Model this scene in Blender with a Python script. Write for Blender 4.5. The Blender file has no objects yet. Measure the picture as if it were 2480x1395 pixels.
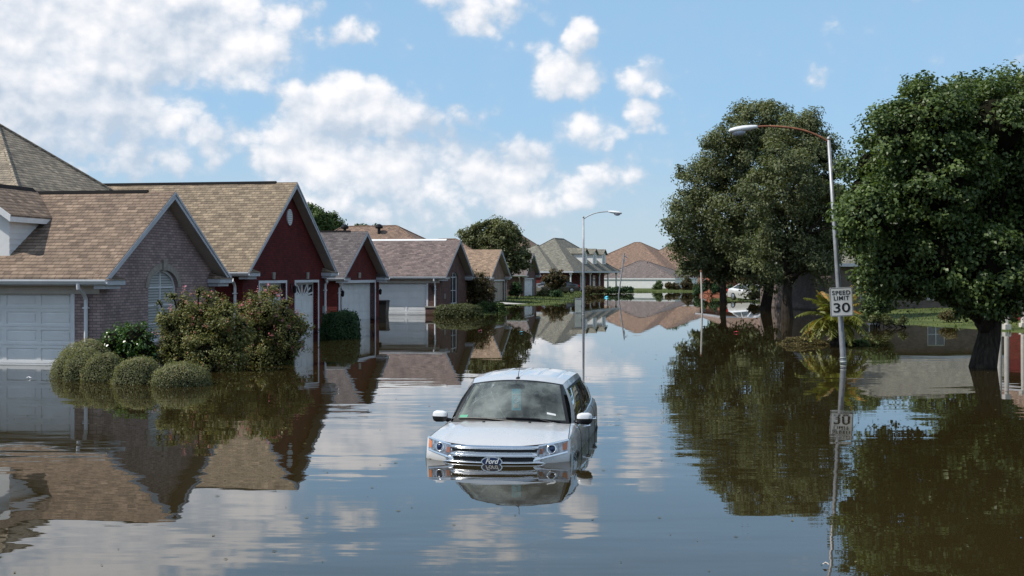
import bpy, bmesh, math, random
import numpy as np
from mathutils import Vector, Matrix

C = bpy.context.scene
COL = C.collection
PI = math.pi
R = math.radians
random.seed(7)

# ------------------------------------------------------------------ camera
CAM_H = 2.38                                   # height above the flood water (z = 0)
FPX, HX, HY = 3100.0, 1240.0, 662.0            # focal length and horizon, in pixels of the 2480 px photograph
cam = bpy.data.cameras.new('camera')
cam.sensor_width = 36.0
cam.lens = FPX / 2480.0 * 36.0
cam.shift_y = -(697.5 - HY) / 2480.0
cam.clip_start = 0.1
cam.clip_end = 6000.0
cam_ob = bpy.data.objects.new('camera', cam)
COL.objects.link(cam_ob)
cam_ob.location = (0, 0, CAM_H)
cam_ob.rotation_euler = (R(90), 0, 0)
C.camera = cam_ob

# ------------------------------------------------------------------ sun, exposure
SUN_EL, SUN_AZ = R(52), R(-104)                 # azimuth from +Y towards +X: the sun stands on the left
sd = Vector((math.cos(SUN_EL) * math.sin(SUN_AZ), math.cos(SUN_EL) * math.cos(SUN_AZ), math.sin(SUN_EL)))
sun = bpy.data.lights.new('sun', 'SUN')
sun.energy = 4.5
sun.angle = R(0.53)
sun.color = (1.0, 0.95, 0.87)
sun_ob = bpy.data.objects.new('sun', sun)
COL.objects.link(sun_ob)
sun_ob.rotation_euler = (-sd).to_track_quat('-Z', 'Y').to_euler()
C.view_settings.view_transform = 'Standard'
C.view_settings.look = 'None'
C.view_settings.exposure = 0.0
C.view_settings.gamma = 1.0
C.render.engine = 'CYCLES'
C.cycles.max_bounces = 7
C.cycles.transparent_max_bounces = 12
C.cycles.caustics_reflective = False
C.cycles.caustics_refractive = False
C.cycles.use_denoising = True


# ------------------------------------------------------------------ node helper
class NT:
    def __init__(s, tree):
        s.t = tree
        s.n = tree.nodes
        s.l = tree.links

    def new(s, typ, **kw):
        n = s.n.new(typ)
        for k, v in kw.items():
            setattr(n, k, v)
        return n

    def put(s, sock, v):
        if isinstance(v, bpy.types.NodeSocket):
            s.l.new(v, sock)
        elif v is not None:
            sock.default_value = v

    def m(s, op, a, b=None, c=None, clamp=False):
        n = s.new('ShaderNodeMath', operation=op, use_clamp=clamp)
        s.put(n.inputs[0], a)
        if b is not None:
            s.put(n.inputs[1], b)
        if c is not None:
            s.put(n.inputs[2], c)
        return n.outputs[0]

    def sstep(s, v, a, b):
        n = s.new('ShaderNodeMapRange', interpolation_type='SMOOTHSTEP')
        s.put(n.inputs['Value'], v)
        n.inputs['From Min'].default_value = a
        n.inputs['From Max'].default_value = b
        return n.outputs[0]

    def mix(s, f, a, b, blend='MIX'):
        n = s.new('ShaderNodeMix', data_type='RGBA', blend_type=blend)
        s.put(n.inputs[0], f)
        s.put(n.inputs[6], a if not isinstance(a, tuple) else (*a[:3], 1))
        s.put(n.inputs[7], b if not isinstance(b, tuple) else (*b[:3], 1))
        return n.outputs[2]

    def noise(s, vec, scale, detail=4, rough=0.5, dist=0.0):
        n = s.new('ShaderNodeTexNoise')
        if vec is not None:
            s.l.new(vec, n.inputs['Vector'])
        n.inputs['Scale'].default_value = scale
        n.inputs['Detail'].default_value = detail
        n.inputs['Roughness'].default_value = rough
        n.inputs['Distortion'].default_value = dist
        return n.outputs[0]

    def xyz(s, x, y, z=0.0):
        n = s.new('ShaderNodeCombineXYZ')
        s.put(n.inputs[0], x)
        s.put(n.inputs[1], y)
        s.put(n.inputs[2], z)
        return n.outputs[0]

    def mapping(s, vec, scale=(1, 1, 1), rot=(0, 0, 0), loc=(0, 0, 0)):
        n = s.new('ShaderNodeMapping')
        s.l.new(vec, n.inputs['Vector'])
        n.inputs['Scale'].default_value = scale
        n.inputs['Rotation'].default_value = rot
        n.inputs['Location'].default_value = loc
        return n.outputs[0]


# ------------------------------------------------------------------ world: sky with cumulus clouds
world = bpy.data.worlds.new('World')
C.world = world
world.use_nodes = True
W = NT(world.node_tree)
for n_ in list(W.n):
    W.n.remove(n_)

# cumulus banks: azimuth and elevation of each bank in milliradian-like units (x right of the street axis, y above the horizon)
BANKS = [
    (330, 90, 460, 170, 1.25), (60, 230, 340, 200, 1.15), (200, 300, 360, 130, 1.05), (640, 140, 150, 150, .72), (380, 350, 220, 110, .75), (560, 330, 120, 90, .5),
    (830, 262, 150, 90, 1.3), (745, 235, 80, 60, .8), (950, 285, 100, 65, 1.05), (1000, 415, 380, 105, 1.0), (780, 390, 180, 100, 1.05), (690, 335, 90, 60, .9),
    (1180, 430, 160, 80, .9), (1290, 395, 100, 65, .8), (1330, 470, 170, 70, .8), (1450, 430, 110, 60, .72), (1270, 510, 140, 50, .78),
    (1180, 40, 110, 75, .8), (1060, 5, 70, 45, .65), (1398, 95, 55, 55, .95), (1375, 185, 100, 75, 1.0), (1310, 125, 45, 35, .65),
    (1555, 195, 85, 62, .88), (1420, 320, 105, 62, .85), (1558, 290, 65, 45, .85), (860, 85, 70, 45, .72), (860, 510, 380, 90, .75), (1000, 330, 260, 150, .6), (1480, 385, 80, 35, .5),
]
grp = bpy.data.node_groups.new('cloud_density', 'ShaderNodeTree')
grp.interface.new_socket('X', in_out='INPUT', socket_type='NodeSocketFloat')
grp.interface.new_socket('Y', in_out='INPUT', socket_type='NodeSocketFloat')
grp.interface.new_socket('Density', in_out='OUTPUT', socket_type='NodeSocketFloat')
grp.interface.new_socket('Bank', in_out='OUTPUT', socket_type='NodeSocketFloat')
G = NT(grp)
gi = G.new('NodeGroupInput')
go = G.new('NodeGroupOutput')
gx, gy = gi.outputs[0], gi.outputs[1]
warp = G.noise(G.xyz(gx, gy, 3.1), 0.011, 3, 0.6)
wx = G.m('MULTIPLY_ADD', G.m('SUBTRACT', warp, 0.5), 90.0, gx)
wy = G.m('MULTIPLY_ADD', G.m('SUBTRACT', warp, 0.5), -70.0, gy)
acc = None
for (bx, by, rx, ry, amp) in BANKS:
    ex = G.m('MULTIPLY', G.m('SUBTRACT', wx, bx - HX), 1.0 / rx)
    ey = G.m('MULTIPLY', G.m('SUBTRACT', wy, HY - by), 1.0 / ry)
    q = G.m('ADD', G.m('MULTIPLY', ex, ex), G.m('MULTIPLY', ey, ey))
    b = G.m('MULTIPLY', G.m('SUBTRACT', 1.0, G.m('MULTIPLY', q, 0.62), clamp=True), amp)
    acc = b if acc is None else G.m('SMOOTH_MAX', acc, b, 0.25)
# the rest of the sky, outside the view, carries loose cumulus as well
side = G.sstep(G.m('ABSOLUTE', gx), 1500.0, 2300.0)
acc = G.m('MAXIMUM', acc, G.m('MULTIPLY', side, 0.5))
high = G.sstep(gy, 700.0, 1100.0)
acc = G.m('MAXIMUM', acc, G.m('MULTIPLY', high, 0.38))
n1 = G.noise(G.xyz(G.m('MULTIPLY', gx, 0.011), G.m('MULTIPLY', gy, 0.014), 1.7), 1.0, 7, 0.56, 0.15)
def puffs(sc, amp):
    v = G.new('ShaderNodeTexVoronoi', feature='F1')
    w2 = G.noise(G.xyz(gx, gy, 9.0), sc * 1.3, 2, 0.5)
    G.l.new(G.xyz(G.m('MULTIPLY_ADD', w2, 26.0, gx), G.m('MULTIPLY_ADD', w2, -22.0, gy), 2.2), v.inputs['Vector'])
    v.inputs['Scale'].default_value = sc
    return G.m('MULTIPLY', G.m('SUBTRACT', 0.45, v.outputs['Distance']), amp)


dens = G.m('ADD', acc, G.m('MULTIPLY', G.m('SUBTRACT', n1, 0.5), 1.25))
dens = G.m('ADD', dens, G.m('ADD', puffs(0.014, 0.42), puffs(0.034, 0.22)))
G.l.new(dens, go.inputs[0])
G.l.new(acc, go.inputs[1])

tc = W.new('ShaderNodeTexCoord')
sep = W.new('ShaderNodeSeparateXYZ')
W.l.new(tc.outputs['Generated'], sep.inputs[0])
az = W.m('MULTIPLY', W.m('ARCTAN2', sep.outputs[0], sep.outputs[1]), FPX)
el = W.m('MULTIPLY', W.m('ARCSINE', sep.outputs[2]), FPX)


def dens_at(dx, dy):
    g = W.new('ShaderNodeGroup')
    g.node_tree = grp
    W.l.new(W.m('ADD', az, dx), g.inputs[0])
    W.l.new(W.m('ADD', el, dy), g.inputs[1])
    return g.outputs[0], g.outputs[1]


d0, bank = dens_at(0.0, 0.0)
d1, _ = dens_at(-16.0, 34.0)
alpha = W.m('ADD', W.m('MULTIPLY', W.sstep(d0, 0.30, 0.72), 0.62), W.m('MULTIPLY', W.sstep(d0, 0.0, 1.1), 0.38))
alpha = W.m('MAXIMUM', alpha, W.m('MULTIPLY', W.sstep(bank, 0.34, 1.05), 0.74))
broad = W.noise(W.xyz(W.m('MULTIPLY', az, 0.0042), W.m('MULTIPLY', el, 0.0085), 4.4), 1.0, 3, 0.5)
lit = W.m('ADD', W.m('MULTIPLY_ADD', W.m('SUBTRACT', d0, d1), 0.95, 0.50), W.m('MULTIPLY', W.m('SUBTRACT', broad, 0.5), 2.1), clamp=True)
lit = W.m('MULTIPLY', lit, W.sstep(d0, 0.1, 0.9))
sky = W.new('ShaderNodeTexSky')
sky.sky_type = 'NISHITA'
sky.sun_disc = False
sky.sun_elevation = SUN_EL
sky.sun_rotation = SUN_AZ
sky.air_density = 1.0
sky.dust_density = 0.35
sky.ozone_density = 2.2
SKY_S = 0.10
CL_LIT = (10.6, 10.4, 10.5)
CL_SHADE = (5.5, 6.4, 7.6)
cloud = W.mix(lit, CL_SHADE, CL_LIT)
skyc = W.mix(1.0, sky.outputs[0], (1.12, 1.2, 1.2), 'MULTIPLY')
veil = W.mix(W.sstep(el, 0.0, 420.0), (5.1, 6.5, 8.0), (3.55, 6.0, 8.8))       # thin high haze, palest at the horizon
skyc = W.mix(W.m('MULTIPLY_ADD', W.sstep(el, 300.0, 2600.0), -0.55, 0.78), skyc, veil)
final = W.mix(W.m('MULTIPLY', alpha, 0.97), skyc, cloud)
bg = W.new('ShaderNodeBackground')
W.l.new(final, bg.inputs[0])
bg.inputs[1].default_value = SKY_S
wo = W.new('ShaderNodeOutputWorld')
W.l.new(bg.outputs[0], wo.inputs[0])


# ------------------------------------------------------------------ materials
def mat(name):
    m = bpy.data.materials.new(name)
    m.use_nodes = True
    N = NT(m.node_tree)
    return m, N, N.n['Principled BSDF']


def setp(N, p, **kw):
    for k, v in kw.items():
        s = p.inputs[k.replace('_', ' ')]
        if isinstance(v, tuple) and len(v) == 3:
            v = (*v, 1)
        N.put(s, v)


def bump(N, p, h, strength, dist):
    b = N.new('ShaderNodeBump')
    b.inputs['Strength'].default_value = strength
    b.inputs['Distance'].default_value = dist
    N.l.new(h, b.inputs['Height'])
    N.l.new(b.outputs[0], p.inputs['Normal'])


def plain(name, col, rough=0.6, metal=0.0, var=0.12, scale=3.0, spec=0.4, **kw):
    m, N, p = mat(name)
    o = N.new('ShaderNodeTexCoord').outputs['Object']
    nz = N.noise(o, scale, 5, 0.6)
    f = N.sstep(nz, 0.3, 0.75)
    lo = tuple(c * (1 - var) for c in col)
    hi = tuple(min(1, c * (1 + var)) for c in col)
    setp(N, p, Base_Color=N.mix(f, lo, hi), Metallic=metal, Specular_IOR_Level=spec)
    N.put(p.inputs['Roughness'], N.m('MULTIPLY_ADD', nz, 0.15, rough - 0.07))
    for k, v in kw.items():
        setp(N, p, **{k: v})
    return m


def brick(name, c1, c2, mortar, bw=0.215, bh=0.076, ms=0.011):
    m, N, p = mat(name)
    uv = N.new('ShaderNodeTexCoord').outputs['UV']
    b = N.new('ShaderNodeTexBrick')
    N.l.new(uv, b.inputs['Vector'])
    b.inputs['Color1'].default_value = (*c1, 1)
    b.inputs['Color2'].default_value = (*c2, 1)
    b.inputs['Mortar'].default_value = (*mortar, 1)
    b.inputs['Scale'].default_value = 1.0
    b.inputs['Mortar Size'].default_value = ms
    b.inputs['Mortar Smooth'].default_value = 0.3
    b.inputs['Brick Width'].default_value = bw
    b.inputs['Row Height'].default_value = bh
    nz = N.noise(uv, 1.3, 6, 0.65)
    c = N.mix(N.sstep(nz, 0.25, 0.8), (0.72, 0.72, 0.72), (1.18, 1.14, 1.1))
    col = N.mix(1.0, b.outputs['Color'], c, 'MULTIPLY')
    # a tide line of damp mud just over the water
    geo = N.new('ShaderNodeNewGeometry')
    sp = N.new('ShaderNodeSeparateXYZ')
    N.l.new(geo.outputs['Position'], sp.inputs[0])
    zz = N.m('MULTIPLY_ADD', N.m('SUBTRACT', nz, 0.5), 0.12, sp.outputs[2])
    col = N.mix(N.sstep(zz, 0.16, 0.03), col, N.mix(1.0, col, (0.5, 0.45, 0.38), 'MULTIPLY'))
    setp(N, p, Base_Color=col, Roughness=0.85, Specular_IOR_Level=0.25)
    bump(N, p, N.m('SUBTRACT', 1.0, b.outputs['Fac']), 0.5, 0.008)
    return m


def shingle(name, c1, c2, dark, streak=0.5):
    m, N, p = mat(name)
    uv = N.new('ShaderNodeTexCoord').outputs['UV']
    jit = N.noise(uv, 2.2, 2, 0.5)
    sp = N.new('ShaderNodeSeparateXYZ')
    N.l.new(uv, sp.inputs[0])
    v2 = N.m('MULTIPLY_ADD', N.m('SUBTRACT', jit, 0.5), 0.03, sp.outputs[1])
    b = N.new('ShaderNodeTexBrick')
    N.l.new(N.xyz(sp.outputs[0], v2, 0.0), b.inputs['Vector'])
    b.offset = 0.37
    b.inputs['Color1'].default_value = (*c1, 1)
    b.inputs['Color2'].default_value = (*c2, 1)
    b.inputs['Mortar'].default_value = (*dark, 1)
    b.inputs['Scale'].default_value = 1.0
    b.inputs['Mortar Size'].default_value = 0.007
    b.inputs['Mortar Smooth'].default_value = 0.6
    b.inputs['Brick Width'].default_value = 0.21
    b.inputs['Row Height'].default_value = 0.165
    b2 = N.new('ShaderNodeTexBrick')
    N.l.new(N.mapping(uv, loc=(0.13, 0.0, 0)), b2.inputs['Vector'])
    b2.offset = 0.61
    b2.inputs['Color1'].default_value = (0.70, 0.70, 0.72, 1)
    b2.inputs['Color2'].default_value = (1.24, 1.23, 1.21, 1)
    b2.inputs['Mortar'].default_value = (0.95, 0.95, 0.95, 1)
    b2.inputs['Scale'].default_value = 1.0
    b2.inputs['Mortar Size'].default_value = 0.001
    b2.inputs['Brick Width'].default_value = 0.26
    b2.inputs['Row Height'].default_value = 0.165
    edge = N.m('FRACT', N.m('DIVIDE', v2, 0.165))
    edge = N.sstep(N.m('MULTIPLY_ADD', N.noise(uv, 7.0, 2, 0.6), 0.22, edge), 0.16, 0.44)      # dark butt edge of each course, with its shadow line painted into the colour
    grain = N.noise(uv, 55.0, 2, 0.7)
    big = N.noise(N.mapping(uv, (0.5, 0.16, 1)), 1.2, 5, 0.6)
    col = N.mix(1.0, b.outputs['Color'], b2.outputs['Color'], 'MULTIPLY')
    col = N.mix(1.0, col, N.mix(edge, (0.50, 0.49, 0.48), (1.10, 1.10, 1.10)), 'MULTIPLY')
    col = N.mix(1.0, col, N.mix(grain, (0.75, 0.75, 0.75), (1.25, 1.25, 1.25)), 'MULTIPLY')
    col = N.mix(N.m('MULTIPLY', N.sstep(big, 0.35, 0.8), streak), col, N.mix(1.0, col, (0.70, 0.70, 0.72), 'MULTIPLY'))
    setp(N, p, Base_Color=col, Roughness=0.92, Specular_IOR_Level=0.2)
    bump(N, p, N.m('MULTIPLY', b.outputs['Fac'], -1.0), 0.5, 0.01)
    return m


def leafmat(name, dark, light, rough=0.55, spec=0.35, trans=0.25, extra=None):
    m, N, p = mat(name)
    a = N.new('ShaderNodeAttribute', attribute_name='tint')
    ramp = N.new('ShaderNodeValToRGB')
    cr = ramp.color_ramp
    cr.elements[0].color = (*dark, 1)
    cr.elements[1].color = (*light, 1)
    if extra:
        cr.elements[1].position = 0.85
        e = cr.elements.new(0.93)
        e.color = (*extra, 1)
    N.l.new(a.outputs['Fac'], ramp.inputs[0])
    setp(N, p, Base_Color=ramp.outputs[0], Roughness=rough, Specular_IOR_Level=spec)
    tr = N.new('ShaderNodeBsdfTranslucent')
    N.l.new(N.mix(1.0, ramp.outputs[0], (1.25, 1.3, 0.5), 'MULTIPLY'), tr.inputs[0])
    mx = N.new('ShaderNodeMixShader')
    mx.inputs[0].default_value = trans
    N.l.new(p.outputs[0], mx.inputs[1])
    N.l.new(tr.outputs[0], mx.inputs[2])
    N.l.new(mx.outputs[0], N.n['Material Output'].inputs[0])
    return m


def barkmat(name, c1, c2):
    m, N, p = mat(name)
    o = N.new('ShaderNodeTexCoord').outputs['Object']
    nz = N.noise(N.mapping(o, (1, 1, 0.22)), 14.0, 6, 0.65)
    setp(N, p, Base_Color=N.mix(N.sstep(nz, 0.3, 0.7), c1, c2), Roughness=0.95, Specular_IOR_Level=0.15)
    bump(N, p, nz, 0.9, 0.03)
    return m


def glassmat(name, tint, refl=1.5, haze=0.06, hazecol=(.3, .3, .3)):
    m, N, p = mat(name)
    t = N.new('ShaderNodeBsdfTransparent')
    t.inputs[0].default_value = (*tint, 1)
    g = N.new('ShaderNodeBsdfGlossy')
    g.inputs['Roughness'].default_value = 0.02
    d = N.new('ShaderNodeBsdfDiffuse')
    o = N.new('ShaderNodeTexCoord').outputs['Object']
    nz = N.noise(o, 2.0, 4, 0.6)
    d.inputs[0].default_value = (*hazecol, 1)
    fr = N.new('ShaderNodeFresnel')
    fr.inputs[0].default_value = refl
    a = N.new('ShaderNodeMixShader')
    N.l.new(N.m('MULTIPLY', N.sstep(nz, 0.2, 0.8), haze * 2), a.inputs[0])
    N.l.new(t.outputs[0], a.inputs[1])
    N.l.new(d.outputs[0], a.inputs[2])
    b = N.new('ShaderNodeMixShader')
    N.l.new(fr.outputs[0], b.inputs[0])
    N.l.new(a.outputs[0], b.inputs[1])
    N.l.new(g.outputs[0], b.inputs[2])
    N.l.new(b.outputs[0], N.n['Material Output'].inputs[0])
    return m


M = {}
M['brick_mauve'] = brick('brick_mauve', (.440, .330, .318), (.285, .208, .208), (.165, .140, .138))
M['brick_red'] = brick('brick_red', (.150, .016, .015), (.085, .010, .011), (.055, .015, .015))
M['brick_crimson'] = brick('brick_crimson', (.165, .021, .018), (.105, .014, .013), (.09, .035, .03))
M['brick_brown'] = brick('brick_brown', (.20, .095, .075), (.10, .055, .050), (.16, .12, .11))
M['brick_taupe'] = brick('brick_taupe', (.20, .155, .135), (.13, .10, .09), (.16, .14, .125))
M['brick_tan'] = brick('brick_tan', (.33, .22, .16), (.24, .155, .12), (.25, .19, .15))
M['brick_orange'] = brick('brick_orange', (.42, .14, .075), (.33, .11, .065), (.25, .14, .1))
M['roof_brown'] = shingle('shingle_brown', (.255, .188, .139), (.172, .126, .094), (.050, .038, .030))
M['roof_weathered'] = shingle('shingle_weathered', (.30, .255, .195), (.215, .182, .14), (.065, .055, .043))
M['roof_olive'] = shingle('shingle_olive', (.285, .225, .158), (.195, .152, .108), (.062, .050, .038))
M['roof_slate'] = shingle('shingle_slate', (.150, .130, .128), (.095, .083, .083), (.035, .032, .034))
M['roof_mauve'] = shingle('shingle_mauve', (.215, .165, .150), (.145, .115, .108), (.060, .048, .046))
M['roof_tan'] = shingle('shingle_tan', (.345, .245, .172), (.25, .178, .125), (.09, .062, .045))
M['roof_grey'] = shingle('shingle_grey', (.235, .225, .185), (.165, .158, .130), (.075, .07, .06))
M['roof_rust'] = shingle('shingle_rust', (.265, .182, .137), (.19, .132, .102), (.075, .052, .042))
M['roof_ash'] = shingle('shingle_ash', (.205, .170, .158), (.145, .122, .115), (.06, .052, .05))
M['trim'] = plain('painted_trim', (.66, .67, .69), .5, var=.06)
M['soffit'] = plain('painted_soffit', (.50, .45, .40), .6, var=.08)
M['fascia_grey'] = plain('fascia_grey', (.50, .52, .56), .5, var=.08)
M['white'] = plain('white_paint', (.78, .78, .77), .5, var=.05)
M['door_white'] = plain('garage_door_paint', (.78, .78, .77), .45, var=.06, scale=1.2)
M['door_tan'] = plain('garage_door_tan', (.46, .38, .31), .5, var=.06)
M['siding'] = plain('white_siding', (.76, .76, .75), .55, var=.04)
M['vent_dark'] = plain('ridge_vent_dark', (.012, .011, .011), .9, spec=.1)
M['stone'] = plain('cast_stone', (.30, .27, .235), .8, var=.2, scale=9)
M['pane'] = plain('window_glass_dark', (.045, .055, .06), .04, var=.3, spec=.8)
bm_, BN, bp = mat('window_blind')
bo = BN.new('ShaderNodeTexCoord').outputs['Object']
bs = BN.new('ShaderNodeSeparateXYZ')
BN.l.new(bo, bs.inputs[0])
slat = BN.sstep(BN.m('FRACT', BN.m('MULTIPLY', bs.outputs[2], 13.0)), .15, .45)
setp(BN, bp, Base_Color=BN.mix(slat, (.17, .19, .20), (.46, .48, .47)), Roughness=.12, Specular_IOR_Level=.6)
M['blind'] = bm_
M['black'] = plain('black_plastic', (.012, .012, .013), .45)
M['iron'] = plain('dark_iron', (.02, .02, .022), .4, metal=.6)
M['galv'] = plain('galvanised_steel', (.34, .35, .37), .5, metal=.45, var=.15, scale=6)
M['rust'] = plain('rusty_steel', (.27, .115, .065), .7, metal=.25, var=.35, scale=9)
M['lamp_paint'] = plain('lamp_housing_paint', (.72, .74, .75), .4, var=.06)
M['lamp_glass'] = plain('lamp_glass', (.42, .45, .52), .1, spec=.7)
M['sign_white'] = plain('sign_sheeting', (.74, .74, .72), .35, var=.05)
M['sign_black'] = plain('sign_ink', (.012, .012, .012), .5)
M['cabinet'] = plain('cabinet_paint', (.36, .40, .38), .5, var=.12)
M['concrete'] = plain('concrete', (.42, .40, .37), .9, var=.15, scale=2)
M['post_white'] = plain('post_white', (.58, .54, .49), .6, var=.1)
M['bark'] = barkmat('bark_dark', (.022, .017, .013), (.060, .048, .038))
M['bark_light'] = barkmat('bark_light', (.10, .07, .05), (.20, .15, .115))
M['leaf_pear'] = leafmat('leaf_pear', (.024, .050, .012), (.165, .225, .070), .45, .35, .28)
M['leaf_oak'] = leafmat('leaf_oak', (.040, .056, .024), (.215, .235, .118), .6, .25, .28)
M['leaf_mid'] = leafmat('leaf_mid', (.055, .070, .026), (.20, .21, .09), .55, .3, .25)
M['leaf_far'] = leafmat('leaf_far', (.028, .055, .016), (.115, .165, .05), .55, .25, .22)
M['leaf_box'] = leafmat('leaf_boxwood', (.070, .082, .036), (.310, .310, .165), .6, .25, .32, (.38, .25, .14))
M['leaf_gloss'] = leafmat('leaf_glossy', (.024, .065, .012), (.115, .20, .045), .28, .55, .25)
M['leaf_myrtle'] = leafmat('leaf_myrtle', (.052, .064, .019), (.260, .255, .090), .5, .3, .28, (.28, .14, .07))
M['leaf_hedge'] = leafmat('leaf_hedge', (.010, .034, .010), (.050, .105, .030), .5, .3, .15)
M['leaf_olive'] = leafmat('leaf_olive', (.045, .060, .018), (.145, .150, .055), .5, .3, .2)
M['leaf_bronze'] = leafmat('leaf_bronze', (.035, .030, .012), (.125, .095, .035), .5, .35, .25, (.19, .09, .035))
M['leaf_palm'] = leafmat('leaf_palm', (.070, .100, .016), (.27, .275, .06), .45, .35, .3, (.42, .22, .05))
M['leaf_grass'] = leafmat('leaf_grass', (.040, .062, .015), (.110, .135, .042), .6, .2, .3)
M['leaf_straw'] = leafmat('leaf_straw', (.07, .06, .025), (.20, .16, .07), .6, .2, .2)
M['petal'] = leafmat('petal_pink', (.60, .14, .22), (.85, .42, .48), .6, .2, .3)
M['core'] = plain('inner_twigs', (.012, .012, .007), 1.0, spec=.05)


# ------------------------------------------------------------------ mesh helpers
class MB:
    """collects faces and links them as one mesh object"""

    def __init__(s):
        s.v = []
        s.f = []

    def add(s, vs, fs):
        b = len(s.v)
        s.v += [tuple(v) for v in vs]
        s.f += [tuple(b + i for i in f) for f in fs]
        return s

    def face(s, *pts):
        return s.add(pts, [tuple(range(len(pts)))])

    def box(s, x0, x1, y0, y1, z0, z1):
        v = [(x0, y0, z0), (x1, y0, z0), (x1, y1, z0), (x0, y1, z0), (x0, y0, z1), (x1, y0, z1), (x1, y1, z1), (x0, y1, z1)]
        return s.add(v, [(0, 3, 2, 1), (4, 5, 6, 7), (0, 1, 5, 4), (1, 2, 6, 5), (2, 3, 7, 6), (3, 0, 4, 7)])

    def prism(s, poly, axis, a0, a1):
        """poly: 2D points in the two other axes, in cyclic order"""
        def p(q, a):
            return {'x': (a, q[0], q[1]), 'y': (q[0], a, q[1]), 'z': (q[0], q[1], a)}[axis]
        n = len(poly)
        v = [p(q, a0) for q in poly] + [p(q, a1) for q in poly]
        f = [tuple(range(n))[::-1], tuple(range(n, 2 * n))]
        f += [(i, (i + 1) % n, n + (i + 1) % n, n + i) for i in range(n)]
        return s.add(v, f)

    def tube(s, path, rad, n=8, cap=True):
        path = [Vector(p) for p in path]
        if not isinstance(rad, (list, tuple)):
            rad = [rad] * len(path)
        vs, fs = [], []
        ref = None
        for i, p in enumerate(path):
            d = (path[min(i + 1, len(path) - 1)] - path[max(i - 1, 0)]).normalized()
            if ref is None:
                ref = Vector((1, 0, 0)) if abs(d.x) < .8 else Vector((0, 1, 0))
            a = (ref - d * ref.dot(d)).normalized()
            ref = a
            b = d.cross(a)
            for k in range(n):
                t = 2 * PI * k / n
                vs.append(p + (a * math.cos(t) + b * math.sin(t)) * rad[i])
        for i in range(len(path) - 1):
            for k in range(n):
                k2 = (k + 1) % n
                fs.append((i * n + k, i * n + k2, (i + 1) * n + k2, (i + 1) * n + k))
        if cap:
            fs.append(tuple(range(n))[::-1])
            fs.append(tuple((len(path) - 1) * n + k for k in range(n)))
        return s.add(vs, fs)

    def grid(s, rows, flip=False):
        nu, nv = len(rows), len(rows[0])
        v = [p for r in rows for p in r]
        f = []
        for i in range(nu - 1):
            for j in range(nv - 1):
                q = (i * nv + j, i * nv + j + 1, (i + 1) * nv + j + 1, (i + 1) * nv + j)
                f.append(q[::-1] if flip else q)
        return s.add(v, f)

    def lathe(s, prof, n=16, c=(0, 0, 0)):
        vs, fs = [], []
        for (r, z) in prof:
            for k in range(n):
                t = 2 * PI * k / n
                vs.append((c[0] + r * math.cos(t), c[1] + r * math.sin(t), c[2] + z))
        for i in range(len(prof) - 1):
            for k in range(n):
                k2 = (k + 1) % n
                fs.append((i * n + k, i * n + k2, (i + 1) * n + k2, (i + 1) * n + k))
        fs.append(tuple(range(n))[::-1])
        fs.append(tuple((len(prof) - 1) * n + k for k in range(n)))
        return s.add(vs, fs)

    def ball(s, c, r, nu=8, nv=12):
        if not isinstance(r, (tuple, list)):
            r = (r, r, r)
        rows = []
        for i in range(nu + 1):
            t = PI * i / nu
            rows.append([(c[0] + r[0] * math.sin(t) * math.cos(2 * PI * j / nv), c[1] + r[1] * math.sin(t) * math.sin(2 * PI * j / nv), c[2] + r[2] * math.cos(t)) for j in range(nv + 1)])
        return s.grid(rows)

    def xf(s, mtx, start=0):
        for i in range(start, len(s.v)):
            s.v[i] = tuple(mtx @ Vector(s.v[i]))
        return s

    def build(s, name, m, parent=None, smooth=False, bevel=0.0, normals=False):
        me = bpy.data.meshes.new(name)
        me.from_pydata(s.v, [], s.f)
        me.validate()
        bm = bmesh.new()
        bm.from_mesh(me)
        bmesh.ops.remove_doubles(bm, verts=bm.verts, dist=1e-5)
        if normals:
            bmesh.ops.recalc_face_normals(bm, faces=bm.faces)
        if bevel:
            bmesh.ops.bevel(bm, geom=list(bm.edges), offset=bevel, segments=2, affect='EDGES', clamp_overlap=True)
        uvl = bm.loops.layers.uv.new('UVMap')
        for f in bm.faces:
            f.smooth = smooth
            n = f.normal
            if n.length < .5 or abs(n.z) > 0.995:
                for l in f.loops:
                    l[uvl].uv = (l.vert.co.x, l.vert.co.y)
            else:
                t = Vector((-n.y, n.x, 0)).normalized()
                b = n.cross(t)
                for l in f.loops:
                    l[uvl].uv = (l.vert.co.dot(t), l.vert.co.dot(b))
        bm.to_mesh(me)
        bm.free()
        me.materials.append(m)
        o = bpy.data.objects.new(name, me)
        COL.objects.link(o)
        o.parent = parent
        return o


def tag(o, label=None, cat=None, group=None, kind=None):
    for k, v in (('label', label), ('category', cat), ('group', group), ('kind', kind)):
        if v:
            o[k] = v
    return o


def empty(name, loc, rz=0.0, label=None, cat=None, group=None):
    o = bpy.data.objects.new(name, None)
    o.empty_display_size = .2
    COL.objects.link(o)
    o.location = loc
    o.rotation_euler = (0, 0, rz)
    return tag(o, label, cat, group)


def P(px, py, d):
    """the point at distance d along the street axis that stands in the photo's direction (px, py)"""
    return Vector(((px - HX) / FPX * d, d, CAM_H - (py - HY) / FPX * d))


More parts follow.
